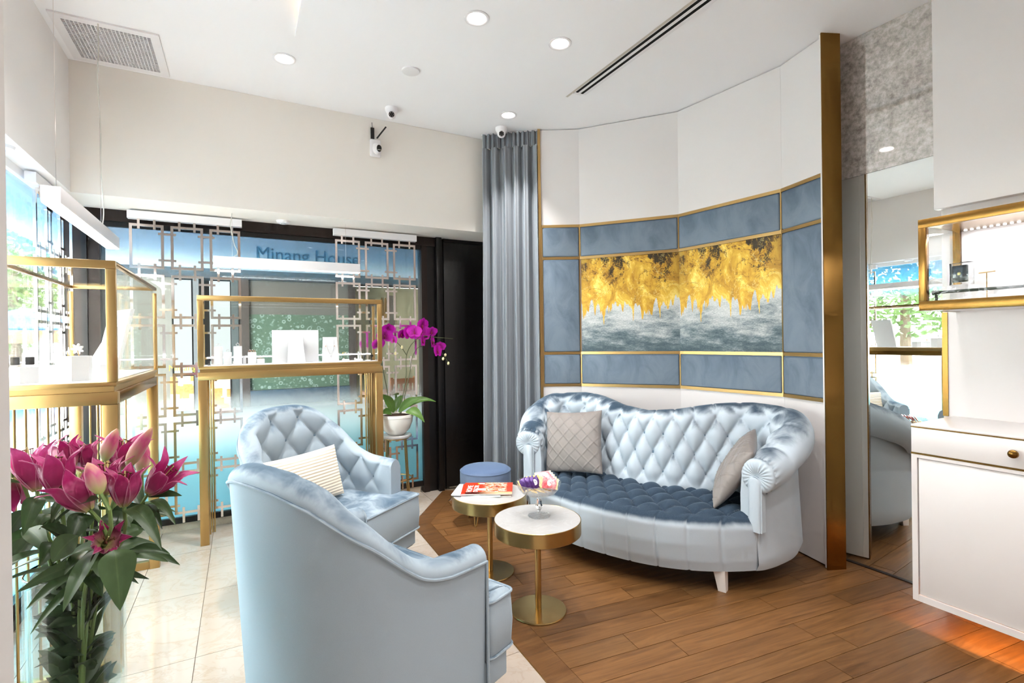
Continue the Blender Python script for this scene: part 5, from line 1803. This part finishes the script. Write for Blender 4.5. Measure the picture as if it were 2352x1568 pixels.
VX, VY = -0.388, 1.705
vase = empty('tall_glass_vase', (VX, VY, 0), 0, 'tall clear cylindrical glass vase on the floor at left front', 'vase')
t = NT('vase_glass')
fr = t.n('Fresnel', {'IOR': 1.5}).outputs[0]
M['vase'] = t.done(t.n('MixShader', {0: t.math('MULTIPLY', fr, 0.26), 1: t.n('BsdfTransparent', {'Color': (0.95, 0.975, 0.97)}).outputs[0], 2: t.n('BsdfGlossy', {'Color': (1, 1, 1), 'Roughness': 0.02}).outputs[0]}))
VR = 0.103
G().lathe([(0.0005, 0.0), (VR - 0.004, 0.0), (VR, 0.004), (VR, 0.772), (VR - 0.002, 0.775), (VR - 0.005, 0.772), (VR - 0.006, 0.022), (0.0005, 0.020)], 64, caps=False).done('glass_wall', M['vase'], vase, True)
t = NT('vase_water')
M['water'] = t.done(t.n('MixShader', {0: t.math('MULTIPLY', t.n('Fresnel', {'IOR': 1.33}).outputs[0], 0.9), 1: t.n('BsdfTransparent', {'Color': (0.86, 0.92, 0.88)}).outputs[0], 2: t.n('BsdfGlossy', {'Color': (1, 1, 1), 'Roughness': 0.01}).outputs[0]}))
G().tube([((VR - 0.0025) * math.cos(a), (VR - 0.0025) * math.sin(a), 0.7755) for a in np.linspace(0, 2 * PI, 64, endpoint=False)], 0.0026, 7, closed=True).done('rim', M['acrylic'], vase, True)
G().lathe([(0.0005, 0.46), (VR - 0.010, 0.46), (VR - 0.0075, 0.463)], 48, caps=False).done('water_surface', M['water'], vase, True)

FL = [
 ('b', (-0.468, 1.728, 0.977), (-0.489, 1.740, 1.089), 'open pink lily at far left of the bouquet, beside the white wall edge'),
 ('b', (-0.382, 1.568, 0.992), (-0.392, 1.574, 1.088), 'open pink lily second from left at the front of the bouquet'),
 ('b', (-0.403, 1.875, 0.983), (-0.405, 1.876, 1.065), 'open pink lily at the back, before the black window corner'),
 ('u', (-0.328, 1.721, 1.039), (-0.304, 1.709, 1.107), 'greenish lily bud rising highest in the middle of the bouquet'),
 ('b', (-0.309, 1.802, 0.995), (-0.298, 1.796, 1.082), 'open pink lily behind the long pink bud'),
 ('u', (-0.267, 1.654, 1.029), (-0.221, 1.629, 1.110), 'long pink lily bud slanting up to the right'),
 ('b', (-0.226, 1.666, 0.948), (-0.165, 1.633, 1.020), 'open pink lily at far right leaning over the display case leg'),
 ('b', (-0.250, 1.497, 0.966), (-0.246, 1.495, 1.049), 'open pink lily at front right with flared petals'),
 ('b', (-0.308, 1.472, 0.974), (-0.357, 1.498, 1.039), 'open pink lily at front centre leaning left'),
 ('u', (-0.281, 1.435, 1.017), (-0.301, 1.446, 1.073), 'pale green and pink lily bud at the very front'),
 ('b', (-0.307, 1.619, 0.972), (-0.309, 1.620, 1.053), 'open pink lily just behind the pale front bud'),
 ('o', (-0.284, 1.470, 0.890), (-0.251, 1.395, 0.948), 'small wide-open lily low on the right above the vase rim'),
 ('b', (-0.532, 1.786, 1.009), (-0.539, 1.789, 0.935), 'drooping pink lily half hidden by the white wall edge'),
 ('u', (-0.253, 1.760, 0.982), (-0.244, 1.756, 1.056), 'pink lily bud behind the far right bloom'),
 ('b', (-0.424, 1.841, 1.006), (-0.445, 1.852, 1.076), 'open pink lily at the back between the two left blooms'),
]
lilies = []
rl = random.Random(11)
for k, (kind, b, tp, lab) in enumerate(FL):
    a = rl.uniform(0, 2 * PI)
    base = Vector((VX + 0.05 * math.cos(a), VY + 0.05 * math.sin(a), 0.03 + 0.02 * rl.random()))
    e = empty('lily', base, 0, lab, 'lily', 'pink lilies in the vase')
    B, T = Vector(b) - base, Vector(tp) - base
    ax = (T - B).normalized()
    rim = Vector((VX, VY, 0.74)) - base + (Vector((b[0] - VX, b[1] - VY, 0)) * 0.35)
    rim2 = rim + Vector((0, 0, -0.35)) + Vector((-(b[0] - VX), -(b[1] - VY), 0)) * 0.25
    pts, _ = spline([(0, 0, 0), tuple(rim2), tuple(rim), tuple(B - ax * 0.06 + Vector((0, 0, -0.02))), tuple(B)], 26)
    G().tube([tuple(p) for p in pts], 0.0042, 7).done('stem', M['stem'], e, True)
    L = (T - B).length * (1.28 if kind != 'o' else 0.62)
    fl = bpy.data.objects.new('flower' if kind != 'u' else 'bud', None) if kind != 'u' else None
    q = ax.to_track_quat('Z', 'Y')
    if kind == 'u':
        o = G().lathe([(0.0035, 0.0), (0.010, 0.006), (0.0165, 0.02), (0.0185, 0.036), (0.0150, 0.058), (0.008, 0.074), (0.0006, 0.083)], 18, caps=False, fn=lambda r, z, a: r * (1 + 0.10 * math.cos(3 * a))).done('bud', M['bud'], e, True)
        o.scale = (1, 1, L / 0.083)
        o.location = B
        o.rotation_euler = q.to_euler()
    else:
        # the bloom: one mesh throat with six petals below it
        fl = G().lathe([(0.003, -0.004), (0.0058, 0.002), (0.0062, 0.010), (0.004, 0.014)], 12, caps=False).done('flower', M['stem'], e, True)
        fl.location = B
        fl.rotation_euler = q.to_euler()
        op = (0.85 if kind == 'b' else 1.15) * rl.uniform(0.85, 1.15)
        a0 = rl.uniform(0, PI)
        for s_ in range(6):
            petal_obj(fl, L * (1.0 if s_ % 2 else 0.96), (0.023 if s_ % 2 else 0.018) * (1.0 if kind == 'b' else 0.75), op * (1.0 if s_ % 2 else 1.12), a0 + s_ * PI / 3, tip_curl=0.42 if kind == 'b' else 0.4)
        for s_ in range(4):
            aa = a0 + s_ * PI / 2 + 0.4
            st = G().tube([(0, 0, 0.01), (0.004 * math.cos(aa), 0.004 * math.sin(aa), L * 0.5), (0.011 * math.cos(aa), 0.011 * math.sin(aa), L * 0.74)], 0.0009, 5)
            st.sphere((0.011 * math.cos(aa), 0.011 * math.sin(aa), L * 0.75), 0.003, 8, 6, (0.6, 1.6, 0.6))
            st.done('stamen', M['stamen'], fl, True)
        G().tube([(0, 0, 0.01), (0, 0.001, L * 0.8)], 0.0014, 6).done('pistil', M['pistil'], fl, True)
    lilies.append((e, base, Vector(b), pts))

LV = [
 ((-0.245, 1.358, 0.912), (-0.231, 1.327, 0.792), 0.062), ((-0.250, 1.497, 0.957), (-0.165, 1.394, 0.882), 0.050), ((-0.237, 1.490, 0.863), (-0.155, 1.446, 0.851), 0.035),
 ((-0.216, 1.626, 0.939), (-0.154, 1.559, 0.885), 0.030), ((-0.226, 1.666, 0.941), (-0.145, 1.622, 0.942), 0.030), ((-0.426, 1.592, 0.993), (-0.444, 1.545, 0.919), 0.050),
 ((-0.282, 1.423, 1.010), (-0.403, 1.580, 0.918), 0.040), ((-0.350, 1.494, 0.907), (-0.391, 1.460, 0.956), 0.050), ((-0.373, 1.564, 0.982), (-0.386, 1.514, 0.948), 0.030),
 ((-0.235, 1.659, 0.921), (-0.185, 1.576, 0.874), 0.030), ((-0.246, 1.552, 0.931), (-0.283, 1.515, 0.897), 0.050), ((-0.474, 1.675, 0.946), (-0.523, 1.701, 0.871), 0.050),
 ((-0.438, 1.598, 0.900), (-0.489, 1.626, 0.828), 0.050), ((-0.405, 1.694, 0.895), (-0.524, 1.758, 0.902), 0.050), ((-0.376, 1.508, 0.898), (-0.394, 1.461, 0.870), 0.050),
 ((-0.318, 1.420, 0.936), (-0.369, 1.447, 0.879), 0.060), ((-0.306, 1.641, 0.893), (-0.235, 1.659, 0.921), 0.060), ((-0.314, 1.475, 0.966), (-0.335, 1.429, 0.917), 0.060),
 ((-0.300, 1.524, 0.939), (-0.237, 1.490, 0.917), 0.060), ((-0.269, 1.393, 0.840), (-0.293, 1.463, 0.881), 0.055), ((-0.418, 1.644, 0.934), (-0.329, 1.539, 0.887), 0.060),
 ((-0.456, 1.608, 0.915), (-0.394, 1.518, 0.878), 0.050), ((-0.266, 1.562, 0.878), (-0.227, 1.598, 0.875), 0.050), ((-0.222, 1.709, 0.886), (-0.167, 1.679, 0.867), 0.030),
 ((-0.275, 1.738, 0.966), (-0.235, 1.659, 0.898), 0.040), ((-0.444, 1.715, 0.918), (-0.466, 1.670, 0.848), 0.060), ((-0.384, 1.683, 0.939), (-0.313, 1.588, 0.911), 0.050),
]
for (a, b, w_) in LV:
    best = min(lilies, key=lambda L_: (L_[2] - Vector(a)).length)
    leaf_obj(best[0], Vector(a) - best[1], Vector(b) - best[1], w_ * (1.1 if w_ > 0.06 else 0.8), sag=rl.uniform(0.05, 0.22), twist=rl.uniform(-0.7, 0.7), face=(0.3, -0.7, 0.65))
for (e, base, bb, pts) in lilies:
    for f in (0.24, 0.30, 0.36, 0.42, 0.48, 0.54, 0.6, 0.66, 0.72, 0.78, 0.84, 0.90):
        p = Vector(pts[int(f * 25)])
        wz = p + base
        a = rl.uniform(0, 2 * PI)
        inside = wz.z < 0.76
        Lf = rl.uniform(0.11, 0.17)
        if inside:
            rad = Vector((wz.x - VX, wz.y - VY, 0))
            tgt = Vector((VX + 0.082 * math.cos(a), VY + 0.082 * math.sin(a), wz.z + rl.uniform(-0.02, 0.12)))
            if tgt.z > 0.78:
                tgt.z = 0.77
        else:
            tgt = wz + Vector((math.cos(a), math.sin(a), rl.uniform(-0.6, 0.25))) * Lf
            if Vector((tgt.x, tgt.y)).length < 0.2 or tgt.y < 1.30:
                tgt = wz + Vector((0.06, 0.08, -0.05))
        leaf_obj(e, p, tgt - base, rl.uniform(0.028, 0.044), sag=0.1, twist=rl.uniform(-1.2, 1.2), face=(rl.uniform(-1, 1), rl.uniform(-1, 0.2), 0.7))

# ================================================================== ORCHID
st = empty('plant_stool', (1.112, 4.075, 0), 0, 'tall brass-legged stool with white round top under the orchid', 'stool')
G().lathe([(0.0005, 0.572), (0.118, 0.572), (0.123, 0.576), (0.123, 0.590), (0.119, 0.594), (0.0005, 0.594)], 48, caps=False).done('round_top', M['top_marble'], st, True)
G().tube([(0.098 * math.cos(a), 0.098 * math.sin(a), 0.566) for a in np.linspace(0, 2 * PI, 40, endpoint=False)], 0.0058, 7, closed=True).done('top_ring', M['brass'], st, True)
for k in range(4):
    a = math.radians(25 + 90 * k)
    G().tube([(0.098 * math.cos(a), 0.098 * math.sin(a), 0.5665), (0.135 * math.cos(a), 0.135 * math.sin(a), 0.0)], 0.0065, 8).done('leg', M['brass'], st, True)
G().tube([(0.1205 * math.cos(a), 0.1205 * math.sin(a), 0.235) for a in np.linspace(0, 2 * PI, 48, endpoint=False)], 0.0055, 7, closed=True).done('foot_ring', M['brass'], st, True)
OX, OY, OZ = 1.112, 4.075, 0.5945
orc = empty('potted_orchid', (OX, OY, OZ), 0, 'magenta orchid in a white bowl pot on the brass stool', 'orchid')
M['ceramic'] = simple('white_glazed_pot', (236, 232, 226), 0.15)
G().lathe([(0.0005, 0.0), (0.062, 0.0), (0.070, 0.004), (0.108, 0.045), (0.130, 0.100), (0.134, 0.140), (0.139, 0.142), (0.139, 0.163), (0.133, 0.165), (0.128, 0.155), (0.0005, 0.150)], 56, caps=False).done('pot', M['ceramic'], orc, True)
G().lathe([(0.127, 0.1515), (0.09, 0.158), (0.04, 0.163), (0.0005, 0.165)], 30, caps=False).done('bark', simple('orchid_bark', (58, 38, 24), 0.9, bump=0.6, bscale=60, var=0.4), orc, True)
M['oleaf'] = m_leaf('orchid_leaf', (60, 96, 36), (104, 140, 62))
def ow(p):
    return Vector(p) - Vector((OX, OY, OZ))
for (a, b, w_, sg_) in (((1.088, 4.05, 0.775), (0.985, 3.99, 0.935), 0.075, 0.12), ((1.124, 4.05, 0.775), (1.300, 4.00, 0.885), 0.075, 0.12), ((1.150, 4.06, 0.790), (1.450, 4.05, 0.838), 0.062, 0.16), ((1.175, 4.02, 0.780), (1.310, 3.945, 0.690), 0.080, 0.22), ((1.062, 4.02, 0.770), (0.960, 3.955, 0.790), 0.06, 0.15), ((1.10, 4.10, 0.775), (1.20, 4.17, 0.90), 0.07, 0.1)):
    leaf_obj(orc, ow(a), ow(b), w_, sag=sg_, mat=M['oleaf'], n=16, twist=0.25, face=(-0.2, -0.85, 0.5))
M['ospike'] = simple('orchid_spike', (72, 78, 44), 0.5)
sp = [
 [(1.06, 4.06, 0.755), (1.032, 4.03, 0.948), (1.006, 4.03, 1.089), (0.985, 4.03, 1.25), (0.99, 4.02, 1.36), (1.03, 4.02, 1.43)],
 [(1.14, 4.07, 0.755), (1.183, 4.03, 1.045), (1.193, 4.03, 1.240), (1.254, 4.03, 1.346), (1.347, 4.03, 1.395), (1.441, 4.03, 1.326), (1.537, 4.03, 1.194), (1.567, 4.03, 1.145)],
 [(1.15, 4.07, 0.755), (1.213, 4.03, 1.079), (1.241, 4.03, 1.221), (1.290, 4.03, 1.299), (1.346, 4.03, 1.316)],
 [(1.193, 4.03, 1.240), (1.144, 4.03, 1.313), (1.091, 4.03, 1.366), (1.056, 4.03, 1.402)],
 [(1.347, 4.03, 1.395), (1.462, 4.03, 1.380), (1.520, 4.03, 1.376), (1.599, 4.03, 1.368)],
]
for q in sp:
    pts, _ = spline([tuple(ow(p)) for p in q], 30)
    G().tube([tuple(p) for p in pts], [0.0042 * (1 - 0.5 * i / 29) for i in range(30)], 7).done('flower_spike', M['ospike'], orc, True)
t = NT('orchid_petal')
eg = t.n('Attribute', attribute_name='edge').outputs['Fac']
n_ = t.noise(t.obj(), 160, 3)
c = t.mix(t.rng(eg, 0.0, 0.5), lin((140, 6, 96)), lin((196, 22, 176)))
c = t.mix(t.rng(n_, 0.3, 0.7, 0.0, 0.22), c, lin((120, 8, 120)))
M['opetal'] = t.done(t.n('MixShader', {0: 0.25, 1: t.n('BsdfPrincipled', {'Base Color': c, 'Roughness': 0.5}).outputs[0], 2: t.n('BsdfTranslucent', {'Color': c}).outputs[0]}))
M['olip'] = simple('orchid_lip', (128, 6, 58), 0.4)
M['opale'] = simple('pale_orchid_bud', (206, 196, 150), 0.5, var=0.2, bscale=80)
def disc_petal(parent, L, w, ang, cup, name, z=0.0):
    n, m = 9, 7
    P = np.zeros((n, m, 3)); E = np.zeros((n, m))
    for i in range(n):
        tt_ = i / (n - 1)
        hw = w * (math.sin(PI * min(1.0, 0.10 + 0.86 * tt_)) ** 0.6)
        for j in range(m):
            v = -1 + 2 * j / (m - 1)
            P[i, j] = (v * hw, L * tt_, z + cup * (tt_ * tt_ + 0.4 * v * v) * L)
            E[i, j] = tt_
    o = grid(name, P, M['opetal'], parent)
    add_edge(o, E)
    o.rotation_euler = (0, 0, ang)
    return o
ORC = [((1.007, 4.000, 1.395), .110), ((0.961, 4.030, 1.333), .097), ((1.044, 4.050, 1.448), .097), ((1.083, 4.000, 1.366), .070), ((1.149, 4.030, 1.408), .080), ((1.220, 4.050, 1.415), .115), ((1.248, 3.990, 1.428), .100),
       ((1.326, 4.030, 1.479), .120), ((1.331, 4.050, 1.415), .130), ((1.398, 4.000, 1.428), .084), ((1.320, 4.010, 1.353), .110), ((1.410, 4.030, 1.344), .125), ((1.441, 3.990, 1.267), .110), ((1.484, 4.030, 1.306), .080)]
ro = random.Random(5)
for k, (p, sz) in enumerate(ORC):
    yaw = ro.uniform(-0.9, 0.9) + (0.5 if p[0] > 1.3 else -0.2)
    tilt = ro.uniform(-0.15, 0.45)
    fl = G().sphere((0, 0, 0.004), 0.0055, 10, 8, (1, 1, 1.4)).done('bloom', M['olip'], orc, True)
    fl.location = ow(p)
    dirv = Vector((math.sin(yaw), -math.cos(yaw), -tilt)).normalized()
    fl.rotation_euler = dirv.to_track_quat('Z', 'Y').to_euler()
    s_ = sz * 0.6
    up = PI * 0
    for a, L, w_ in ((0, s_ * 0.95, s_ * 0.42), (2.15, s_ * 0.92, s_ * 0.38), (-2.15, s_ * 0.92, s_ * 0.38)):
        disc_petal(fl, L, w_, a, 0.10, 'sepal', 0.0)
    for a in (1.25, -1.25):
        disc_petal(fl, s_ * 1.05, s_ * 0.62, a, 0.08, 'petal', 0.0015)
    lp = G().sphere((0, -0.011, 0.008), 0.008, 10, 8, (0.7, 1.3, 0.8)).done('lip', M['olip'], fl, True)
for p in ((1.155, 4.03, 1.305), (1.10, 4.03, 1.255), (1.529, 4.03, 1.231), (1.505, 4.02, 1.20), (1.555, 4.03, 1.16)):
    b = G().sphere((0, 0, 0), 0.013, 12, 9, (0.8, 0.8, 1.15)).done('flower_bud', M['opale'], orc, True)
    b.location = ow(p)

# ================================================================== OUTSIDE THE WINDOWS
g0 = struct(box('ground', (-40, 4.45, -0.16), (-1.95, 45, -0.08), simple('bounce_paving', (216, 214, 208), 0.8)))  # paler colour stands in for sunlight bounced up to the ceiling
ground = struct(box('ground', (-1.949, 4.45, -0.16), (9, 45, -0.08), simple('pavement', (128, 127, 125), 0.8)))  # walkway paving coloured darker to cut bounced light
g2 = struct(box('ground', (-40, -12, -0.16), (-1.35, 4.449, -0.08), simple('bounce_paving', (216, 214, 208), 0.8)))
# ---- restaurant front across the walkway
YF = 7.2
rs = empty('restaurant_front', (0, YF, 0), 0, 'restaurant front across the walkway reading Minang House, seen through the back window', 'shop front')
box('fascia', (-1.6, 0.0, 2.28), (3.6, 0.3, 2.95), simple('pale_fascia', (190, 200, 208), 0.6), rs)
box('fascia_band', (-1.6, -0.02, 2.16), (3.6, 0.28, 2.28), simple('dark_band', (54, 58, 64), 0.6), rs)
sg = text_mesh('sign_text', 'Minang House', 0.245, simple('navy_sign_letters', (26, 34, 66), 0.5), rs, (0.83, -0.012, 2.495), (PI / 2, 0, 0), 0.01, sx=0.92)
box('column', (0.0, -0.02, -0.08), (0.10, 0.2, 2.16), simple('brown_column', (58, 52, 50), 0.6), rs)
box('column', (1.32, -0.02, -0.08), (1.41, 0.2, 2.16), simple('brown_column', (58, 52, 50), 0.6), rs)
box('rear_lining', (-1.6, 0.31, -0.08), (1.41, 0.36, 2.28), simple('dark_lining', (60, 62, 62), 0.7), rs)
box('grey_panel', (0.101, 0.02, 1.7255), (1.319, 0.06, 2.159), simple('grey_panel', (92, 92, 88), 0.6), rs)
t = NT('green_circle_print')
o = t.obj()
vo = t.n('TexVoronoi', {'Vector': t.mapping(o, (1, 0.0, 1)), 'Scale': 13.0}, voronoi_dimensions='3D')
d_ = vo.outputs[0]
rg = t.rng(t.math('ABSOLUTE', t.math('SUBTRACT', d_, 0.26)), 0.05, 0.09, 1.0, 0.0)
vo2 = t.n('TexVoronoi', {'Vector': t.mapping(o, (1, 0.0, 1), (0, 0, 0), (0.4, 0, 0.7)), 'Scale': 24.0})
rg2 = t.rng(t.math('ABSOLUTE', t.math('SUBTRACT', vo2.outputs[0], 0.2)), 0.05, 0.1, 0.7, 0.0)
c = t.mix(t.math('MAXIMUM', rg, rg2), lin((72, 98, 82)), lin((128, 150, 142)))
M['green_print'] = t.done(t.n('BsdfPrincipled', {'Base Color': c, 'Roughness': 0.5}))
box('patterned_panel', (0.101, 0.02, 0.755), (1.319, 0.05, 1.725), M['green_print'], rs)
box('dark_counter', (0.101, -0.04, -0.08), (1.319, 0.06, 0.752), simple('teal_counter', (40, 66, 84), 0.4), rs)
box('beige_wall', (1.411, 0.30, -0.08), (3.6, 0.36, 2.16), simple('beige_wall', (150, 147, 120), 0.7), rs)
box('light_panel', (-0.70, 0.0, 0.98), (-0.52, 0.03, 2.13), emis('lit_panel', (240, 246, 246), 0.62), rs)
box('light_panel', (-0.33, 0.0, 0.96), (-0.11, 0.03, 2.13), emis('lit_panel', (240, 246, 246), 0.62), rs)
box('panel_post', (-0.50, -0.01, -0.08), (-0.44, 0.1, 2.16), simple('steel_post', (96, 104, 108), 0.4), rs)
box('panel_post', (-0.10, -0.01, -0.08), (-0.02, 0.1, 2.16), simple('steel_post2', (70, 80, 82), 0.4), rs)
box('side_wall', (-1.6, 0.02, -0.08), (-0.72, 0.3, 2.16), simple('pale_wall', (104, 106, 100), 0.6), rs)
t = NT('food_photo')
vo = t.n('TexVoronoi', {'Vector': t.mapping(t.obj(), (1, 0, 1)), 'Scale': 9.0}, distance='CHEBYCHEV')
c = t.mix(t.rng(vo.outputs[0], 0.42, 0.5), t.mix(t.noise(t.obj(), 40, 4), lin((176, 78, 40)), lin((228, 168, 92))), lin((236, 232, 226)))
M['food'] = t.done(t.n('BsdfPrincipled', {'Base Color': c, 'Roughness': 0.4}))
box('menu_poster', (-0.74, -0.03, 0.56), (-0.505, -0.005, 0.97), M['food'], rs)
box('menu_poster', (-0.34, -0.03, 0.50), (-0.12, -0.005, 0.94), M['food'], rs)
text_mesh('poster_text', 'Minang', 0.10, simple('mustard_letters', (176, 156, 60), 0.5), rs, (-0.615, -0.02, 1.07), (PI / 2, 0, 0), 0.004)
for (a, b, z0, z1) in ((1.665, 1.755, 1.62, 1.985), (1.955, 2.04, 1.60, 2.04)):
    box('wall_picture', (a, 0.275, z0), (b, 0.298, z1), simple('dark_picture', (92, 86, 78), 0.5), rs)
for x in (1.853, 1.905):
    o = G().sphere((0, 0, 0), 0.1, 12, 10, (0.28, 0.08, 1.9)).done('leaf_ornament', simple('brown_ornament', (120, 92, 44), 0.5), rs, True)
    o.location = (x, 0.285, 1.82)
def cafe_chair(x, y, lab, rz):
    e = empty('cafe_chair', (x, y, -0.08), rz, lab, 'chair', 'wooden chairs outside the restaurant')
    m_ = simple('cafe_wood', (134, 84, 46), 0.5)
    for (a, b, h) in ((-.19, -.19, .45), (.19, -.19, .45), (-.19, .19, .95), (.19, .19, .95)):
        box('leg', (a - .02, b - .02, 0), (a + .02, b + .02, h), m_, e)
    box('seat', (-.22, -.22, .451), (.22, .168, .48), m_, e)
    for k in range(4):
        box('back_slat', (-.13 + .075 * k, .18, .56), (-.095 + .075 * k, .20, .86), m_, e)
    box('back_rail', (-.169, .175, .861), (.169, .205, .93), m_, e)
cafe_chair(2.0, 6.55, 'wooden cafe chair behind the orchid pot, left one', 0.3)
cafe_chair(2.55, 6.7, 'wooden cafe chair behind the orchid, right one', -0.2)
tb = empty('cafe_table', (1.75, 6.9, -0.08), 0, 'wooden cafe table outside the restaurant', 'table')
box('top', (-.3, -.25, .72), (.35, .25, .76), simple('cafe_wood', (134, 84, 46), 0.5), tb)
for a in (-.26, .31):
    for b in (-.21, .21):
        box('leg', (a - .025, b - .025, 0), (a + .025, b + .025, .7195), simple('cafe_wood', (134, 84, 46), 0.5), tb)
# unseen walkway canopy, widened to shade the restaurant front
wc_ = struct(box('canopy', (-1.9, 4.71, 2.96), (5.2, 7.7, 3.10), simple('canopy_white', (222, 224, 226), 0.6)))
box('shading_wall', (3.6, -2.7, -0.08), (3.75, 0.3, 2.95), simple('pale_wall', (104, 106, 100), 0.6), rs)  # unseen wall added to block daylight at the walkway end
# ---- street side: trees, awning, parasol, cars
M['bark'] = simple('tree_bark', (96, 82, 68), 0.9)
M['foliage'] = m_leaf('street_tree_leaf', (44, 74, 30), (96, 130, 62))
def tree(x, y, h, r, lab, seed, nl=900):
    e = empty('street_tree', (x, y, -0.08), 0, lab, 'tree', 'street trees')
    rr = random.Random(seed)
    G().tube([(0, 0, 0), (0.05, 0.02, h * 0.3), (0.0, 0.05, h * 0.6), (0.1, 0, h * 0.85)], [0.12, 0.10, 0.07, 0.03], 8).done('trunk', M['bark'], e, True)
    verts, fs = [], []
    for k in range(int(nl * 1.9)):
        while True:
            p = Vector((rr.uniform(-1, 1), rr.uniform(-1, 1), rr.uniform(-1, 1)))
            if p.length <= 1:
                break
        p = Vector((p.x * r, p.y * r, h * 0.66 + p.z * h * 0.36))
        d = Vector((rr.uniform(-1, 1), rr.uniform(-1, 1), rr.uniform(-0.6, 0.6))).normalized()
        s2 = d.cross(Vector((rr.uniform(-1, 1), rr.uniform(-1, 1), rr.uniform(-1, 1)))).normalized()
        L, w_ = rr.uniform(0.12, 0.24), rr.uniform(0.025, 0.06)
        i = len(verts)
        verts += [p, p + d * L * 0.5 + s2 * w_, p + d * L, p + d * L * 0.5 - s2 * w_]
        fs.append((i, i + 1, i + 2, i + 3))
    o = mk('crown', verts, fs, M['foliage'], e)
    o['kind'] = 'stuff'
tree(-4.3, 14.6, 4.4, 1.5, 'leafy street tree seen through the near display case', 1, 1500)
tree(-8.0, 25.0, 6.5, 3.0, 'large street tree far down the road', 2, 1500)
tree(-5.6, 18.8, 4.8, 1.7, 'street tree behind the blue parasol', 3, 1200)
tree(-5.6, 5.2, 4.2, 1.7, 'street tree reflected in the clear mirror', 4, 1500)
tree(-6.6, 9.2, 4.6, 1.9, 'street tree beside the one reflected in the mirror', 5, 1500)
aw = empty('street_awning', (-1.95, 9.0, 0), 0, 'long white awning over the pavement outside', 'awning')
g = G()
g.box((-0.45, -3.0, 2.75), (0.2, 9.0, 2.90))
g.done('roof', simple('awning_white', (226, 226, 224), 0.7), aw)
G().tube([(-0.3, 3.0, -0.08), (-0.3, 3.0, 2.75)], 0.04, 10).done('post', simple('awning_post', (210, 210, 208), 0.5), aw)
G().tube([(-0.3, 7.0, -0.08), (-0.3, 7.0, 2.75)], 0.04, 10).done('post', simple('awning_post', (210, 210, 208), 0.5), aw)
G().tube([(-0.4, -0.4, 1.2), (-0.2, 1.6, 2.75)], 0.03, 8).done('brace', simple('awning_post', (210, 210, 208), 0.5), aw)
pa_ = empty('parasol', (-3.15, 11.2, -0.08), 0, 'blue street parasol seen through the near display case', 'parasol')
G().lathe([(0.75, 1.72), (0.4, 1.95), (0.0005, 2.08)], 8, caps=False).done('canopy', simple('parasol_blue', (70, 130, 200), 0.7), pa_)
G().tube([(0, 0, 0), (0, 0, 2.05)], 0.02, 8).done('pole', M['plastic'], pa_)
kk = empty('street_kiosk', (-3.2, 12.6, -0.08), 0.2, 'small blue and orange street kiosk by the trees', 'kiosk')
box('counter', (-0.7, -0.4, 0), (0.7, 0.4, 0.9), simple('kiosk_blue', (60, 104, 190), 0.6), kk)
box('sign_board', (-0.7, -0.4, 1.5), (0.7, 0.4, 1.85), simple('kiosk_orange', (190, 130, 96), 0.6), kk)
for sx in (-0.62, 0.62):
    box('post', (sx - 0.04, -0.36, 0.901), (sx + 0.04, -0.28, 1.499), simple('kiosk_blue', (60, 104, 190), 0.6), kk)
